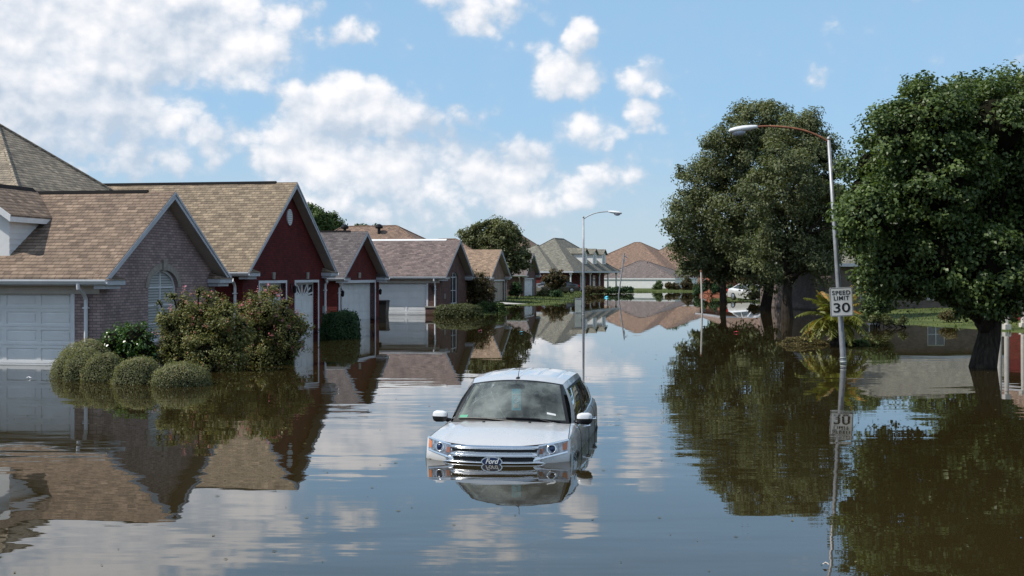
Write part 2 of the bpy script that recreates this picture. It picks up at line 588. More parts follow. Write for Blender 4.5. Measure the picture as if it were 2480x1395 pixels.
def text_mesh(s, size, shear=0.0, spacing=1.0, offset=0.0):
    cu = bpy.data.curves.new('lettering', 'FONT')
    cu.body = s
    cu.size = size
    cu.align_x = 'CENTER'
    cu.align_y = 'CENTER'
    cu.shear = shear
    cu.space_character = spacing
    cu.offset = offset
    cu.extrude = 0.0015
    ob = bpy.data.objects.new('lettering', cu)
    COL.objects.link(ob)
    me = bpy.data.meshes.new_from_object(ob)
    bpy.data.objects.remove(ob)
    v = [tuple(x.co) for x in me.vertices]
    f = [tuple(p.vertices) for p in me.polygons]
    bpy.data.meshes.remove(me)
    return v, f


def sm(e0, e1, x):
    t = np.clip((x - e0) / (e1 - e0), 0, 1)
    return t * t * (3 - 2 * t)
# ------------------------------------------------------------------ flood water
def water_material():
    m, N, p = mat('flood_water')
    geo = N.new('ShaderNodeNewGeometry')
    pos = geo.outputs['Position']
    sp = N.new('ShaderNodeSeparateXYZ')
    N.l.new(pos, sp.inputs[0])
    y = sp.outputs[1]
    calm = N.m('MULTIPLY_ADD', N.sstep(y, 16.0, 42.0), -0.90, 1.0)        # sheltered between the houses
    patch = N.sstep(N.noise(N.mapping(pos, (.10, .16, 1)), 1.0, 2, .5), .40, .68)
    band = N.sstep(N.noise(N.mapping(pos, (.05, .55, 1), loc=(3, 1, 0)), 1.0, 2, .5), .46, .66)
    amp = N.m('MULTIPLY', calm, N.m('ADD', N.m('MULTIPLY_ADD', patch, 1.0, .22), N.m('MULTIPLY', band, .5)))

    def slope(sx, sy, a, loc, det=2):
        return N.m('MULTIPLY', N.m('SUBTRACT', N.noise(N.mapping(pos, (sx, sy, 1), loc=loc), 1.0, det, .5), .5), a)
    s_long = slope(.25, .85, .0110, (0, 0, 0), 1)
    s_mid = slope(.50, 2.3, .0480, (5, 2, 0), 2)
    s_fine = slope(1.6, 8.0, .0260, (9, 4, 0), 2)
    sy_ = N.m('MULTIPLY', amp, N.m('ADD', s_long, N.m('ADD', s_mid, s_fine)))
    sx_ = N.m('MULTIPLY', amp, N.m('ADD', slope(1.2, 2.0, .010, (2, 8, 0), 2), slope(3.1, 6.0, .006, (7, 7, 0), 1)))
    nrm = N.new('ShaderNodeVectorMath', operation='NORMALIZE')
    N.l.new(N.xyz(sx_, sy_, 1.0), nrm.inputs[0])
    N.l.new(nrm.outputs[0], p.inputs['Normal'])
    mud = N.noise(N.mapping(pos, (.05, .12, 1)), 1.0, 4, .55)
    setp(N, p, Base_Color=N.mix(mud, (.0190, .0135, .0038), (.0330, .0250, .0095)), IOR=1.42, Specular_IOR_Level=.5)
    N.put(p.inputs['Roughness'], .012)
    return m


wm = MB()
wm.face((-900, -120, 0), (900, -120, 0), (900, 1400, 0), (-900, 1400, 0))
water = wm.build('flood_water', water_material())
tag(water, kind='structure')


# ------------------------------------------------------------------ ground: drowned street, lawns that just break the surface
def shore(pts):
    return [((x - HX) / FPX * (FPX * CAM_H / (y - HY)), FPX * CAM_H / (y - HY)) for x, y in pts]


DRY = [
    # left lawns in front of the tan and grey garages
    shore([(1150, 768), (1212, 757), (1222, 747), (1262, 740), (1338, 739), (1392, 731), (1394, 722), (1405, 716), (1440, 712), (1500, 709.5)]) + [(14, 215), (-60, 215), (-60, 108), (-30, 104), (-6.5, 92), (-5.0, 83)],
    # far shore
    shore([(1480, 709.5), (1560, 708.0), (1640, 707.6), (1740, 707.4)]) + [(60, 180), (140, 420), (-60, 420), (-20, 200)],
    # right lawns
    shore([(1752, 723), (1776, 729), (1880, 738), (1950, 739), (2030, 752), (2085, 772), (2160, 785), (2290, 793), (2360, 797), (2430, 806), (2560, 812)]) + [(70, 50), (130, 260), (38, 205), (30, 150)],
    # grass island by the far tree
    shore([(1722, 727), (1752, 730), (1782, 729), (1780, 722), (1738, 722)]),
]


def seg_dist(px, py, poly):
    n = len(poly)
    d = np.full(px.shape, 1e9)
    inside = np.zeros(px.shape, bool)
    for i in range(n):
        x0, y0 = poly[i]
        x1, y1 = poly[(i + 1) % n]
        ex, ey = x1 - x0, y1 - y0
        t = np.clip(((px - x0) * ex + (py - y0) * ey) / (ex * ex + ey * ey + 1e-12), 0, 1)
        d = np.minimum(d, np.hypot(px - x0 - t * ex, py - y0 - t * ey))
        c = ((y0 > py) != (y1 > py)) & (px < (x1 - x0) * (py - y0) / (y1 - y0 + 1e-12) + x0)
        inside ^= c
    return np.where(inside, d, -d)


def ground_z(px, py):
    px = np.asarray(px, float)
    py = np.asarray(py, float)
    s = np.full(px.shape, -1e9)
    for poly in DRY:
        s = np.maximum(s, seg_dist(px, py, poly))
    wob = .35 * np.sin(px * 1.3 + py * .7) + .25 * np.sin(px * 2.9 - py * 1.9) + .15 * np.sin(py * 4.1 + px)
    s = s + wob * .8
    up = np.minimum(.035 * s, .20 + .0 * s)
    dn = np.maximum(.16 * s, -.80)
    z = np.where(s > 0, up, dn)
    far = np.clip((py - 260) / 200, 0, 1)
    return z + np.where(s > 0, far * .6, 0)


gx_ = np.concatenate([np.array([-900, -500, -250, -130]), np.arange(-80, 100, 1.0), np.array([110, 130, 180, 300, 600, 900])])
gy_ = np.concatenate([np.array([-120, -40, 0, 20, 35]), np.arange(44, 140, .8), np.arange(140, 216, 1.6), np.array([222, 240, 270, 320, 420, 600, 900, 1400])])
GX, GY = np.meshgrid(gx_, gy_)
GZ = ground_z(GX, GY)
gm = MB()
nx_, ny_ = len(gx_), len(gy_)
gm.v = [(float(a), float(b), float(c)) for a, b, c in zip(GX.ravel(), GY.ravel(), GZ.ravel())]
gm.f = [(j * nx_ + i, j * nx_ + i + 1, (j + 1) * nx_ + i + 1, (j + 1) * nx_ + i) for j in range(ny_ - 1) for i in range(nx_ - 1)]


def ground_material():
    m, N, p = mat('lawn_ground')
    pos = N.new('ShaderNodeNewGeometry').outputs['Position']
    a = N.noise(pos, .5, 5, .6)
    b = N.noise(pos, 9.0, 3, .6)
    c = N.mix(N.sstep(a, .35, .7), (.052, .074, .018), (.105, .125, .038))
    c = N.mix(N.m('MULTIPLY', N.sstep(b, .55, .8), .5), c, (.13, .11, .05))
    sp = N.new('ShaderNodeSeparateXYZ')
    N.l.new(pos, sp.inputs[0])
    c = N.mix(N.sstep(sp.outputs[2], .02, -.05), c, (.05, .04, .025))
    setp(N, p, Base_Color=c, Roughness=.95, Specular_IOR_Level=.15)
    return m


tag(gm.build('ground', ground_material(), smooth=True), kind='structure')


# ------------------------------------------------------------------ numpy leaf clouds
def raw_mesh(name, V, nper, tint, m, parent):
    n = len(V) // nper
    me = bpy.data.meshes.new(name)
    me.vertices.add(len(V))
    me.vertices.foreach_set('co', V.astype(np.float32).ravel())
    me.loops.add(n * nper)
    me.loops.foreach_set('vertex_index', np.arange(n * nper, dtype=np.int32))
    me.polygons.add(n)
    me.polygons.foreach_set('loop_start', np.arange(0, n * nper, nper, dtype=np.int32))
    me.update(calc_edges=True)
    at = me.attributes.new('tint', 'FLOAT', 'FACE')
    at.data.foreach_set('value', tint.astype(np.float32))
    me.materials.append(m)
    o = bpy.data.objects.new(name, me)
    COL.objects.link(o)
    o.parent = parent
    return o


def leaves(name, m, parent, pos, nrm, size, rng, tint, aspect=.55, droop=.0):
    """kite-shaped leaves at pos with rough normals nrm"""
    n = len(pos)
    nrm = nrm / (np.linalg.norm(nrm, axis=1, keepdims=True) + 1e-9)
    a = rng.normal(size=(n, 3))
    a[:, 2] -= droop
    a -= nrm * (a * nrm).sum(1, keepdims=True)
    a /= np.linalg.norm(a, axis=1, keepdims=True) + 1e-9
    b = np.cross(nrm, a)
    s = size * rng.uniform(.65, 1.3, size=(n, 1))
    fold = nrm * s * .12
    V = np.empty((n, 4, 3))
    V[:, 0] = pos - a * s * .5
    V[:, 1] = pos + b * s * aspect * .5 - a * s * .05 + fold
    V[:, 2] = pos + a * s * .5
    V[:, 3] = pos - b * s * aspect * .5 - a * s * .05 + fold
    return raw_mesh(name, V.reshape(-1, 3), 4, tint, m, parent)


def crown_points(lobes, n, clump, rng, inner=.55, flat=.75, ragged=.0, zmin=None, fill=.15):
    """leaf positions in many clumps that crowd the outer part of the lobes"""
    L = np.array(lobes, float)
    w = L[:, 3] * L[:, 4] + L[:, 4] * L[:, 5] + L[:, 3] * L[:, 5]
    per = max(12, int(n / (w.sum() / clump ** 2 * 2.2 + 1)))
    nc = max(6, n // per)
    k = rng.choice(len(L), nc, p=w / w.sum())
    d = rng.normal(size=(nc, 3))
    d /= np.linalg.norm(d, axis=1, keepdims=True)
    r = inner + (1 - inner) * rng.uniform(size=(nc, 1)) ** .6
    r = np.where(rng.uniform(size=(nc, 1)) < fill, rng.uniform(size=(nc, 1)) ** .5 * .8, r)
    r *= 1 + ragged * rng.normal(size=(nc, 1)) * .5
    cc = L[k, :3] + d * L[k, 3:6] * r
    cr = clump * rng.uniform(.55, 1.35, size=nc)
    ct = rng.uniform(-.22, .22, size=nc)
    if zmin is not None:
        keep = cc[:, 2] > zmin
        cc, cr, ct, d = cc[keep], cr[keep], ct[keep], d[keep]
        nc = len(cc)
    i = rng.integers(0, nc, n)
    e = rng.normal(size=(n, 3))
    e /= np.linalg.norm(e, axis=1, keepdims=True)
    rr = rng.uniform(size=(n, 1)) ** .45
    off = e * rr * cr[i][:, None]
    off[:, 2] *= flat
    pos = cc[i] + off
    nrm = e * .7 + d[i] * .4 + rng.normal(size=(n, 3)) * .55 + np.array([0, 0, .55])
    tint = np.clip(.45 + ct[i] + rng.normal(size=n) * .2, 0, 1)
    if zmin is not None:
        kp = pos[:, 2] > zmin - .1
        pos, nrm, tint = pos[kp], nrm[kp], tint[kp]
    return pos, nrm, tint


def branches(mb, base, top, r0, targets, rng, lean=.25, n=8):
    """a trunk that forks towards the targets"""
    base, top = Vector(base), Vector(top)
    path, rad = [], []
    for i in range(7):
        t = i / 6
        p = base.lerp(top, t)
        wob = math.sin(t * 5 + r0 * 30) * r0 * .35
        path.append(p + Vector((wob, wob * .5, 0)))
        rad.append(r0 * (1.25 - .55 * t) if i else r0 * 1.5)
    mb.tube(path, rad, n=12)
    for tg in targets:
        tg = Vector(tg)
        st = base.lerp(top, rng.uniform(.72, 1.0))
        pts, rr = [], []
        for i in range(6):
            t = i / 5
            p = st.lerp(tg, t) + Vector((rng.normal() * .12, rng.normal() * .12, math.sin(t * PI) * (tg - st).length * .10)) * min(1, t * 3)
            pts.append(p)
            rr.append(r0 * (.55 * (1 - t) + .06))
        mb.tube(pts, rr, n=7)
        for q in range(3):
            s0 = pts[2 + q]
            e0 = s0 + Vector((rng.normal(), rng.normal(), abs(rng.normal()) * .8)) * (tg - st).length * .25
            mb.tube([s0, s0.lerp(e0, .5) + Vector((0, 0, .05)), e0], [rr[2 + q] * .6, rr[2 + q] * .4, .01], n=5)


def lobes_px(lst, d, dj=.0, rng=None, origin=None):
    out = []
    for k, (x, y, r) in enumerate(lst):
        dd = d + (rng.uniform(-dj, dj) if rng is not None else 0)
        p = P(x, y, dd)
        rm = r / FPX * dd
        if origin is not None:
            p = p - Vector(origin)
        out.append((p.x, p.y, p.z, rm, rm * 1.1, rm))
    return out


def tree(name, label, base_px, d, trunks, lobes, n, leaf, lm, clump, seed, group=None, bark='bark', inner=.5, ragged=.15, dj=1.0, zmin=None, z0=-.8, fill=.15, flat=.75, nt=7, aspect=.6, core=0.0):
    rng = np.random.default_rng(seed)
    bx = (base_px - HX) / FPX * d
    root = empty(name, (bx, d, z0), 0, label, 'tree', group)
    O = (bx, d, z0)
    L = lobes_px(lobes, d, dj, rng, O)
    tm = MB()
    for (tx, ty, td, topx, topy, r) in trunks:
        b = P(tx, ty, td) - Vector(O)
        b.z = 0
        t = P(topx, topy, td) - Vector(O)
        order = sorted(range(len(L)), key=lambda i: (Vector(L[i][:3]) - t).length)
        branches(tm, b, t, r, [L[i][:3] for i in order[:nt]], rng)
    tm.build('trunk', M[bark], root, smooth=True)
    pos, nrm, tint = crown_points(L, n, clump, rng, inner, flat, ragged, None if zmin is None else zmin - z0, fill)
    leaves('crown', M[lm], root, pos, nrm, leaf, rng, tint, aspect=aspect, droop=.5)
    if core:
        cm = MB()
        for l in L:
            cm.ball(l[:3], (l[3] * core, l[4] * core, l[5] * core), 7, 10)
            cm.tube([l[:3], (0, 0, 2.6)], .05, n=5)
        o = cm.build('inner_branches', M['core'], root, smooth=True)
    return root


def mound(name, label, cx, cy, rx, ry, h, n, leaf, lm, seed, group=None, cat='shrub', base=-.35, flat=False, rough=.04, aspect=.55, z0=0.0, square=2.25):
    """a clipped shrub: leaves over a rounded body that goes down into the water"""
    rng = np.random.default_rng(seed)
    root = empty(name, (cx, cy, z0), 0, label, cat, group)
    e = rng.normal(size=(n, 3))
    e /= np.linalg.norm(e, axis=1, keepdims=True)
    e[:, 2] = np.abs(e[:, 2]) * 1.0
    low = rng.uniform(size=n) < .22
    e[low, 2] = -rng.uniform(0, .45, low.sum())
    sq = (np.abs(e[:, :1]) ** square + np.abs(e[:, 1:2]) ** square + np.abs(e[:, 2:]) ** square) ** (-1 / square)
    u = e * sq
    ph = rng.uniform(0, 6, 4)
    lump = 1 + rough * (np.sin(u[:, 0] * 5 + ph[0]) + np.sin(u[:, 1] * 6 + ph[1]) + np.sin(u[:, 2] * 6 + ph[2]) + .6 * np.sin(u[:, 0] * 11 + u[:, 2] * 9 + ph[3]))
    r = lump * (1 - .16 * rng.uniform(size=n) ** 2) + (rng.uniform(size=n) < .12) * rng.uniform(0, .11, n)
    pos = u * r[:, None] * np.array([rx, ry, h])
    nrm = u / np.array([rx, ry, h]) + rng.normal(size=(n, 3)) * .55 / min(rx, h)
    tint = np.clip(.42 + .3 * (lump - 1) / (rough + .01) * .2 + rng.normal(size=n) * .24, 0, 1)
    leaves('foliage', M[lm], root, pos, nrm, leaf, rng, tint, aspect=aspect)
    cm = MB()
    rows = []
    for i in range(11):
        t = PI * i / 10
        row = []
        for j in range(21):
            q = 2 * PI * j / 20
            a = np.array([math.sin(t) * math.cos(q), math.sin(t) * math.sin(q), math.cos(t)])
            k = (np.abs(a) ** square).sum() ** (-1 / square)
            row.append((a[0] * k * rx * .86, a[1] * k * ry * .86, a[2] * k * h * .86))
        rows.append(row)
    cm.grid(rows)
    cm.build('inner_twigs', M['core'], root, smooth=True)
    return root


def shrub(name, label, px, d, lobes, n, leaf, lm, clump, seed, group=None, cat='shrub', flowers=None, z0=-.4, dj=.25, inner=.35, aspect=.5, ragged=.25, core=.45, stems=7, flat=.85):
    rng = np.random.default_rng(seed)
    bx = (px - HX) / FPX * d
    root = empty(name, (bx, d, z0), 0, label, cat, group)
    O = (bx, d, z0)
    L = lobes_px(lobes, d, dj, rng, O)
    sm_ = MB()
    for i in range(stems):
        l = L[i % len(L)]
        e = Vector(l[:3]) + Vector((rng.normal(), rng.normal(), rng.normal())) * l[3] * .4
        b = Vector((e.x * .35, e.y * .35, 0))
        sm_.tube([b, b.lerp(e, .5) + Vector((rng.normal() * .05, rng.normal() * .05, .05)), e], [.022, .015, .006], n=5)
    sm_.build('stems', M['bark'], root, smooth=True)
    pos, nrm, tint = crown_points(L, n, clump, rng, inner, flat, ragged, .25, .3)
    leaves('foliage', M[lm], root, pos, nrm, leaf, rng, tint, aspect=aspect)
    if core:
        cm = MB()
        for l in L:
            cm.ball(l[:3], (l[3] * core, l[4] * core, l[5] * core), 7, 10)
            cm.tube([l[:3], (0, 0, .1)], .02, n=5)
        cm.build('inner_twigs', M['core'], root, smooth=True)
    if flowers:
        nf, fs, fl = flowers
        FL = lobes_px(fl, d - .1, .2, rng, O)
        k = rng.integers(0, len(FL), nf)
        e = rng.normal(size=(nf, 3))
        e /= np.linalg.norm(e, axis=1, keepdims=True)
        c = np.array([FL[i][:3] for i in k]) + e * np.array([FL[i][3:6] for i in k]) * rng.uniform(.75, 1.12, size=(nf, 1))
        pos = np.repeat(c, 9, axis=0) + rng.normal(size=(nf * 9, 3)) * fs * .9
        leaves('blossom', M['petal'], root, pos, rng.normal(size=(nf * 9, 3)), fs, rng, rng.uniform(size=nf * 9), aspect=.9)
    return root
# ------------------------------------------------------------------ house parts
TH = -R(10.26)                                  # the left garages look onto a street that bends right by about ten degrees


class Face:
    """a wall line from p0 to p1 in house coordinates: t along, off inwards"""

    def __init__(s, p0, p1):
        s.p0, s.p1 = Vector((*p0, 0)), Vector((*p1, 0))
        s.len = (s.p1 - s.p0).length
        s.d = (s.p1 - s.p0).normalized()
        s.n = Vector((s.d.y, -s.d.x, 0))         # outwards

    def at(s, t, z, off=0.0):
        q = s.p0 + s.d * t - s.n * off
        return (q.x, q.y, z)

    def block(s, mb, t0, t1, z0, z1, o0, o1):
        """a box on the wall: o0, o1 = inward offsets"""
        b = len(mb.v)
        mb.box(t0, t1, min(o0, o1), max(o0, o1), z0, z1)
        for i in range(b, len(mb.v)):
            t, o, z = mb.v[i]
            mb.v[i] = s.at(t, z, o)
        return mb


def arch_top(op, t):
    a = op.get('arch', 0)
    if not a:
        return op['z1']
    u = (t - op['t0']) / (op['t1'] - op['t0']) * 2 - 1
    return op['z1'] + a * math.sqrt(max(0, 1 - u * u))


def wall(mb, F, zb, top, ops=(), depth=.14):
    ts = {t for t, z in top}
    for op in ops:
        k = 12 if op.get('arch') else 1
        ts |= {op['t0'] + (op['t1'] - op['t0']) * i / k for i in range(k + 1)}
    ts = sorted(ts)

    def ztop(t):
        for (a, za), (b, zb_) in zip(top, top[1:]):
            if a - 1e-9 <= t <= b + 1e-9:
                return za + (zb_ - za) * (t - a) / (b - a)
        return top[-1][1]

    def quad(a, b, za0, zb0, za1, zb1):
        if za1 - za0 < 1e-5 and zb1 - zb0 < 1e-5:
            return
        mb.face(F.at(a, za0), F.at(b, zb0), F.at(b, zb1), F.at(a, za1))
    for a, b in zip(ts, ts[1:]):
        if b - a < 1e-6:
            continue
        mid = (a + b) / 2
        here = sorted([o for o in ops if o['t0'] < mid < o['t1']], key=lambda o: o['z0'])
        la, lb = zb, zb
        for o in here:
            quad(a, b, la, lb, o['z0'], o['z0'])
            la, lb = arch_top(o, a), arch_top(o, b)
            mb.face(F.at(a, la), F.at(a, la, depth), F.at(b, lb, depth), F.at(b, lb))
            mb.face(F.at(a, o['z0']), F.at(b, o['z0']), F.at(b, o['z0'], depth), F.at(a, o['z0'], depth))
        quad(a, b, la, lb, ztop(a), ztop(b))
    for o in ops:
        mb.face(F.at(o['t0'], o['z0']), F.at(o['t0'], o['z0'], depth), F.at(o['t0'], o['z1'], depth), F.at(o['t0'], o['z1']))
        mb.face(F.at(o['t1'], o['z0']), F.at(o['t1'], o['z1']), F.at(o['t1'], o['z1'], depth), F.at(o['t1'], o['z0'], depth))


def garage_door(parent, F, op, depth, m='door_white', rows=5, cols=4, casing=.10, fan=False, label=None):
    t0, t1, z0, z1 = op['t0'], op['t1'], op['z0'], op['z1']
    d = MB()
    F.block(d, t0, t1, z0, z1, depth, depth + .05)
    rh = (z1 - z0) / rows
    cw = (t1 - t0) / cols
    g = MB()
    for r in range(rows):
        za, zb = z0 + r * rh + .012, z0 + (r + 1) * rh - .006
        # each section is a raised board with sunk panels between rails
        F.block(d, t0 + .01, t1 - .01, za, za + .07, depth - .022, depth)
        F.block(d, t0 + .01, t1 - .01, zb - .07, zb, depth - .022, depth)
        for c in range(cols + 1):
            tc_ = t0 + c * cw
            F.block(d, max(t0 + .01, tc_ - .06), min(t1 - .01, tc_ + .06), za + .07, zb - .07, depth - .022, depth)
        if fan and r == rows - 1:
            continue
        for c in range(cols):
            F.block(d, t0 + c * cw + .12, t0 + (c + 1) * cw - .12, za + .12, zb - .12, depth - .014, depth)
    o = d.build('garage_door', M[m], parent)
    if label:
        o['label'] = label
    if fan:
        r = rows - 1
        za, zb = z0 + r * rh + .09, z0 + (r + 1) * rh - .085
        for c in range(cols):
            a, b = t0 + c * cw + .08, t0 + (c + 1) * cw - .08
            w = MB()
            F.block(w, a, b, za, zb, depth - .008, depth + .002)
            w.build('fan_light', M['pane'], o)
        fr = MB()                                   # white spokes of the sunburst across the row
        mid, wid = (t0 + t1) / 2, (t1 - t0)
        for k in range(7):
            an = PI * (k + .5) / 7
            p0 = (mid + math.cos(an) * .25, za)
            p1 = (mid + math.cos(an) * wid * .48, za + math.sin(an) * (zb - za) * 1.15)
            p1 = (p1[0], min(p1[1], zb))
            dx, dz = p1[0] - p0[0], p1[1] - p0[1]
            l = math.hypot(dx, dz)
            nx, nz = -dz / l * .034, dx / l * .034
            q = [(p0[0] + nx, p0[1] + nz), (p0[0] - nx, p0[1] - nz), (p1[0] - nx, p1[1] - nz), (p1[0] + nx, p1[1] + nz)]
            vs = [F.at(t, z, depth - .022) for t, z in q] + [F.at(t, z, depth - .010) for t, z in q]
            fr.add(vs, [(0, 1, 2, 3), (7, 6, 5, 4), (0, 4, 5, 1), (1, 5, 6, 2), (2, 6, 7, 3), (3, 7, 4, 0)])
        fr.build('sunburst_muntin', M[m], o)
    c = MB()
    F.block(c, t0 - casing, t0, z0, z1 + casing, -.018, depth - .003)
    F.block(c, t1, t1 + casing, z0, z1 + casing, -.018, depth - .003)
    F.block(c, t0, t1, z1, z1 + casing, -.018, depth - .003)
    c.build('door_casing', M['trim'], parent)
    return o


def window(parent, F, op, depth, m_pane='pane', nt=2, nz=3, arch_trim=None, frame='trim', sill=True, label=None):
    t0, t1, z0, z1, a = op['t0'], op['t1'], op['z0'], op['z1'], op.get('arch', 0)
    n = 16
    outline = [(t0, z0), (t1, z0)] + [(t1 - (t1 - t0) * i / n, arch_top(op, t1 - (t1 - t0) * i / n)) for i in range(n + 1)] if a else [(t0, z0), (t1, z0), (t1, z1), (t0, z1)]
    fr = MB()
    # border
    cx, cz = (t0 + t1) / 2, (z0 + z1 + a) / 2
    k = len(outline)
    inn = []
    for (t, z) in outline:
        inn.append((t + (cx - t) / abs(cx - t + 1e-9) * min(.06, abs(cx - t)), z + (cz - z) / abs(cz - z + 1e-9) * .06))
    for i in range(k):
        j = (i + 1) % k
        o1, o2, i1, i2 = outline[i], outline[j], inn[i], inn[j]
        fr.face(F.at(*o1, depth - .05), F.at(*o2, depth - .05), F.at(*i2, depth - .05), F.at(*i1, depth - .05))
        fr.face(F.at(*i1, depth - .05), F.at(*i2, depth - .05), F.at(*i2, depth), F.at(*i1, depth))
    for i in range(1, nt):
        t = t0 + (t1 - t0) * i / nt
        w = .05 if nt <= 2 else .014
        F.block(fr, t - w / 2, t + w / 2, z0 + .05, arch_top(op, t) - .05, depth - .03, depth)
    for i in range(1, nz):
        z = z0 + (z1 - z0) * i / nz
        F.block(fr, t0 + .05, t1 - .05, z - .018, z + .018, depth - .028, depth)
    if a:
        F.block(fr, t0 + .05, t1 - .05, z1 - .025, z1 + .025, depth - .029, depth)
    f = fr.build('window', M[frame], parent)
    if label:
        f['label'] = label
    g = MB()
    g.face(*[F.at(t, z, depth - .004) for t, z in outline])
    g.build('pane', M[m_pane], f)
    if sill:
        s = MB()
        F.block(s, t0 - .08, t1 + .08, z0 - .09, z0 - .002, -.05, .03)
        s.build('window_sill', M['stone'], f)
    if arch_trim:
        w = .20
        tr = MB()
        pts = []
        for i in range(n + 1):
            an = PI * i / n
            for q in (0, 1):
                rt, rz = (t1 - t0) / 2 + q * w, a + q * w
                pts.append((cx - rt * math.cos(an), z1 + rz * math.sin(an)))
        for i in range(n):
            q = [pts[2 * i], pts[2 * i + 1], pts[2 * i + 3], pts[2 * i + 2]]
            vs = [F.at(t, z, -.035) for t, z in q] + [F.at(t, z, .01) for t, z in q]
            tr.add(vs, [(0, 1, 2, 3), (7, 6, 5, 4), (0, 4, 5, 1), (1, 5, 6, 2), (2, 6, 7, 3), (3, 7, 4, 0)])
        F.block(tr, cx - .11, cx + .11, z1 + a - .02, z1 + a + .30, -.07, .0)
        tr.build('arch_stones', M[arch_trim], f)
    return f


def gable_wing(root, W_, L_, zt, zr, eo, ro, brick_m, roof_m, ops0=(), ops1=(), base=-.6, vent='vent_dark', returns=True, depth=.16, gutter=True, gable_m=None, frieze=True):
    """ridge along x: x = 0 is the street gable, y = 0 the wall towards the photographer"""
    pitch = (zr - zt) / (W_ / 2 + eo)
    eave = zt + pitch * eo
    u = .05
    ztw = eave - .06
    F0 = Face((-L_, 0), (0, 0))
    F1 = Face((0, 0), (0, W_))
    F2 = Face((0, W_), (-L_, W_))
    F3 = Face((-L_, W_), (-L_, 0))
    w = MB()
    wall(w, F0, base, [(0, ztw), (L_, ztw)], ops0, depth)
    gab = [(0, ztw), (W_ / 2, zr - .06), (W_, ztw)]
    wall(w, F1, base, gab, ops1, depth)
    wall(w, F2, base, [(0, ztw), (L_, ztw)])
    wall(w, F3, base, gab)
    w.build('wall', M[brick_m], root)
    xr = -L_ - .05
    rf = MB()
    rf.prism([(-eo, zt), (W_ / 2, zr), (W_ + eo, zt), (W_ + eo, zt - u), (W_ / 2, zr - u), (-eo, zt - u)], 'x', xr, ro + .02)
    roof = rf.build('roof', M[roof_m], root, normals=True)
    # rake boards, soffit and frieze on the gable
    fb = MB()
    e = .004
    fb.prism([(-eo, zt - .02), (W_ / 2, zr - .02), (W_ + eo, zt - .02), (W_ + eo, zt - .19), (W_ / 2, zr - .23), (-eo, zt - .19)], 'x', ro - .03, ro + .012)
    fb.prism([(-eo, zt - .02), (W_ / 2, zr - .02), (W_ + eo, zt - .02), (W_ + eo, zt - .09), (W_ / 2, zr - .10), (-eo, zt - .09)], 'x', ro + .0125, ro + .035)
    # eave boards
    for y0, y1 in ((-eo, -eo + .03), (W_ + eo - .03, W_ + eo)):
        fb.box(xr, ro - .031, y0, y1, zt - .20, zt - u - .002)
    fb.build('fascia', M['fascia_grey'], root, normals=True)
    sf = MB()
    sf.prism([(-eo + .03, zt - .15), (W_ / 2, zr - .19), (W_ + eo - .03, zt - .15), (W_ + eo - .03, zt - .17), (W_ / 2, zr - .21), (-eo + .03, zt - .17)], 'x', .002, ro - .031)
    sf.box(xr, .0, -eo + .031, -.002, zt - .185, zt - .165)
    sf.box(xr, .0, W_ + .002, W_ + eo - .031, zt - .185, zt - .165)
    if frieze:
        sf.box(-L_, -.02, -.03, -.002, zt - .42, zt - .186)
    sf.build('soffit', M['soffit'], root, normals=True)
    if returns:
        for (a, b, s) in ((-eo, .55, 1), (W_ + eo, W_ - .55, -1)):
            rb = MB()
            sh = MB()
            y0, y1 = min(a, b), max(a, b)
            rb.box(.003, ro + .06, y0 - .02, y1, zt - .19, zt - .06)
            rb.box(.003, ro - .04, y0 + .06, y1 - .08, zt - .29, zt - .191)
            sh.add([(.004, y0 - .04, zt - .058), (ro + .10, y0 - .04, zt - .058), (ro + .10, y1 + .03, zt - .058), (.004, y1 + .03, zt - .058),
                    (.004, y0 + .15, zt + .13), (.004, y1 - .12, zt + .13)], [(0, 1, 4), (1, 2, 5, 4), (2, 3, 5), (3, 0, 4, 5), (3, 2, 1, 0)])
            ret = rb.build('cornice_return', M['fascia_grey'], root)
            sh.build('return_cap', M[roof_m], ret, normals=True)
    if gutter:
        for yy, s in ((-eo, -1), (W_ + eo, 1)):
            g = MB()
            prof = [(yy, zt - .17), (yy + s * .08, zt - .17), (yy + s * .13, zt - .09), (yy + s * .13, zt - .045), (yy + s * .115, zt - .045), (yy + s * .11, zt - .09), (yy + s * .07, zt - .15), (yy, zt - .15)]
            g.prism(prof, 'x', xr + .06, ro + .05)
            g.build('gutter', M['trim'], root, normals=True)
    if vent:
        v = MB()
        pt = pitch
        v.prism([(W_ / 2 - .10, zr - .10 * pt + .02), (W_ / 2, zr + .05), (W_ / 2 + .10, zr - .10 * pt + .02), (W_ / 2 + .10, zr - .10 * pt - .02), (W_ / 2, zr - .02), (W_ / 2 - .10, zr - .10 * pt - .02)], 'x', xr + .4, -.45)
        v.build('ridge_vent', M[vent], roof, normals=True)
    return F0, F1, eave, pitch, roof


def downspout(root, x, y, zt, out, zb=-.5, m='trim', along='y'):
    """from the gutter, an elbow back to the wall, then down"""
    s = MB()
    o = out
    if along == 'y':
        pth = [(x, y - o - .06, zt - .15), (x, y - o - .06, zt - .27), (x, y - .16, zt - .44), (x, y - .07, zt - .56), (x, y - .07, zb)]
    else:
        pth = [(x + o + .06, y, zt - .15), (x + o + .06, y, zt - .27), (x + .16, y, zt - .44), (x + .07, y, zt - .56), (x + .07, y, zb)]
    s.tube(pth, .052, n=8)
    for z in (zt - .8, .35):
        s.box(pth[-1][0] - .07, pth[-1][0] + .07, pth[-1][1] - .06, pth[-1][1] + .06, z, z + .04)
    return s.build('downspout', M[m], root, smooth=False)


